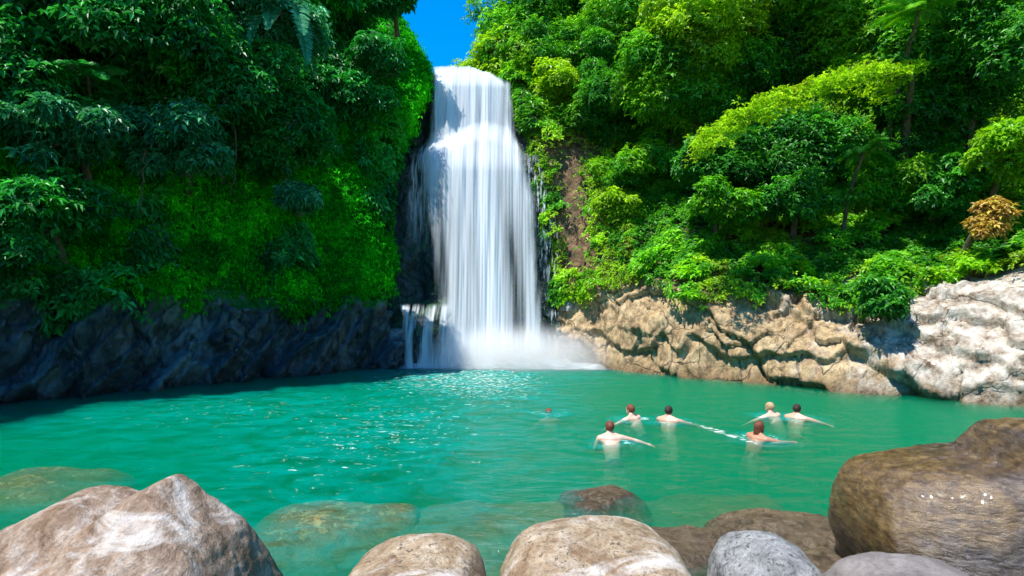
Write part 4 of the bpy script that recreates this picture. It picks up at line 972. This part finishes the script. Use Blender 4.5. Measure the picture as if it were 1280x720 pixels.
SW = [
 ('near swimmer seen from behind with one arm stretched to the right', (1.86, 10.6, 0), .06, 'skin_pale', 'hair_brown', [((.26, .05, -.06), (.50, .0, -.12)), ((-.08, .1, -.22), (.06, .28, -.3))], dict(trunks='swim_blue', torso=(0, -.5, -.86), neckz=.085)),
 ('left swimmer of the far pair beside the dark haired one, arms low in the water', (2.72, 12.7, 0), .7, 'skin_pale', 'hair_brown', [((.16, .2, -.12), (.2, .42, -.2)), ((-.2, .14, -.1), (-.3, .32, -.2))], dict(neckz=.04, torso=(.1, -.5, -.86), trunks='swim_blue')),
 ('dark haired swimmer right of the far pair reaching right', (3.5, 12.55, 0), -.6, 'skin', 'hair_dark', [((.2, .18, -.07), (.32, .4, -.15)), ((-.14, .2, -.14), (-.12, .4, -.22))], dict(neckz=.035, torso=(.2, -.5, -.86))),
 ('fair swimmer on the left of the pair near the right bank', (6.02, 13.0, 0), .5, 'skin_pale', 'hair_fair', [((.14, .22, -.14), (.16, .42, -.22)), ((-.22, .13, -.09), (-.26, .33, -.2))], dict(neckz=.04, torso=(.1, -.5, -.86))),
 ('dark haired swimmer on the right of the pair near the right bank', (6.5, 12.8, 0), -.8, 'skin', 'hair_dark', [((.22, .14, -.06), (.4, .3, -.13)), ((-.12, .2, -.14), (-.1, .4, -.22))], dict(neckz=.035, torso=(.1, -.5, -.86), trunks='swim_red')),
 ('swimmer with wet brown hair and both arms reaching right, nearest the brown boulder', (4.72, 10.75, 0), -1.15, 'skin_tan', 'hair_brown', [((.12, .26, -.06), (.12, .52, -.07)), ((-.12, .26, -.04), (-.3, .48, -.07))], dict(neckz=.06, torso=(.1, -.5, -.86), long_hair=True, head_tilt=.15)),
 ('lone swimmer far out with only the head above the water', (.9, 13.6, -.05), .2, 'skin', 'hair_brown', [((.2, .15, -.2), (.3, .35, -.25)), ((-.2, .1, -.2), (-.35, .3, -.25))], dict(neckz=-.16, torso=(0, -.5, -.86))),
]
for lab, loc, hd, sk, hr, arms, kw in SW: person(lab, loc, hd, sk, hr, arms, **kw)

# wake of churned bubbles behind the nearest swimmer
def wake():
    nu, nv = 160, 60
    u = np.linspace(0, 1, nu); v = np.linspace(-1, 1, nv); U, V = np.meshgrid(u, v, indexing='ij')
    a = np.array(wpt(862, 531)); b = np.array(wpt(940, 553))
    X = a[0] + (b[0] - a[0]) * U; Y = a[1] + (b[1] - a[1]) * U + V * (.25 + .25 * U)
    z = .03 + 0 * X
    den = (-.05 + 1.3 * (fbm(np.stack([X * 3, Y * 6, X * 0], -1), 4, 5, .7) + .12)) * 2 * sm(0, .5, 1 - np.abs(V)) * sm(0, .1, U) * sm(0, .06, 1 - U)
    o = mesh_np('foam', np.stack([X, Y, z], -1).reshape(-1, 3), grid_faces(nu, nv, True), M['foam_thin'], attrs={'den': np.clip(den, 0, 1)})
    tag(o, 'streak of white bubbles trailing behind the swimmer with wet brown hair', 'foam', kind='stuff')
wake()

# ---------------------------------------------------------------- sky, sun, camera
SUN = np.array([-.34, -.32, .90]); SUN /= np.linalg.norm(SUN)
el = math.asin(SUN[2]); az = math.atan2(SUN[0], SUN[1])     # azimuth from +Y towards +X
w = bpy.data.worlds.new('World'); S.world = w; w.use_nodes = True
nt = w.node_tree; nt.nodes.clear()
sk = nt.nodes.new('ShaderNodeTexSky'); sk.sky_type = 'NISHITA'; sk.sun_disc = False; sk.sun_elevation = el; sk.sun_rotation = az
sk.air_density = 1.0; sk.dust_density = .2; sk.ozone_density = 3.0
hs = N(nt, 'ShaderNodeHueSaturation', Saturation=1.5); nt.links.new(sk.outputs[0], hs.inputs['Color'])
bg = N(nt, 'ShaderNodeBackground', Strength=.15); nt.links.new(hs.outputs[0], bg.inputs[0])
wo = nt.nodes.new('ShaderNodeOutputWorld'); nt.links.new(bg.outputs[0], wo.inputs[0])
ld = bpy.data.lights.new('sun', 'SUN'); ld.energy = 4.5; ld.angle = R(.5); ld.color = (1, .95, .86)
lo = bpy.data.objects.new('sun', ld); COL.objects.link(lo); lo.rotation_euler = Vector(-SUN).to_track_quat('-Z', 'Y').to_euler(); lo.location = (-20, -10, 40)
cd = bpy.data.cameras.new('camera'); cam = bpy.data.objects.new('camera', cd); COL.objects.link(cam); S.camera = cam
cam.location = (0, 0, CH); cam.rotation_euler = (R(90), 0, 0); cd.sensor_width = 36; cd.lens = 36 * F / 1280; cd.shift_y = (HOR - 360) / 1280
cd.clip_start = .05; cd.clip_end = 3000
S.view_settings.view_transform = 'Standard'; S.view_settings.look = 'None'; S.view_settings.exposure = .95; S.view_settings.gamma = 1
c = S.cycles
c.max_bounces = 10; c.diffuse_bounces = 4; c.glossy_bounces = 3; c.transmission_bounces = 6; c.transparent_max_bounces = 24; c.volume_bounces = 3
c.use_denoising = True; c.sample_clamp_indirect = 6; c.caustics_reflective = False; c.caustics_refractive = False
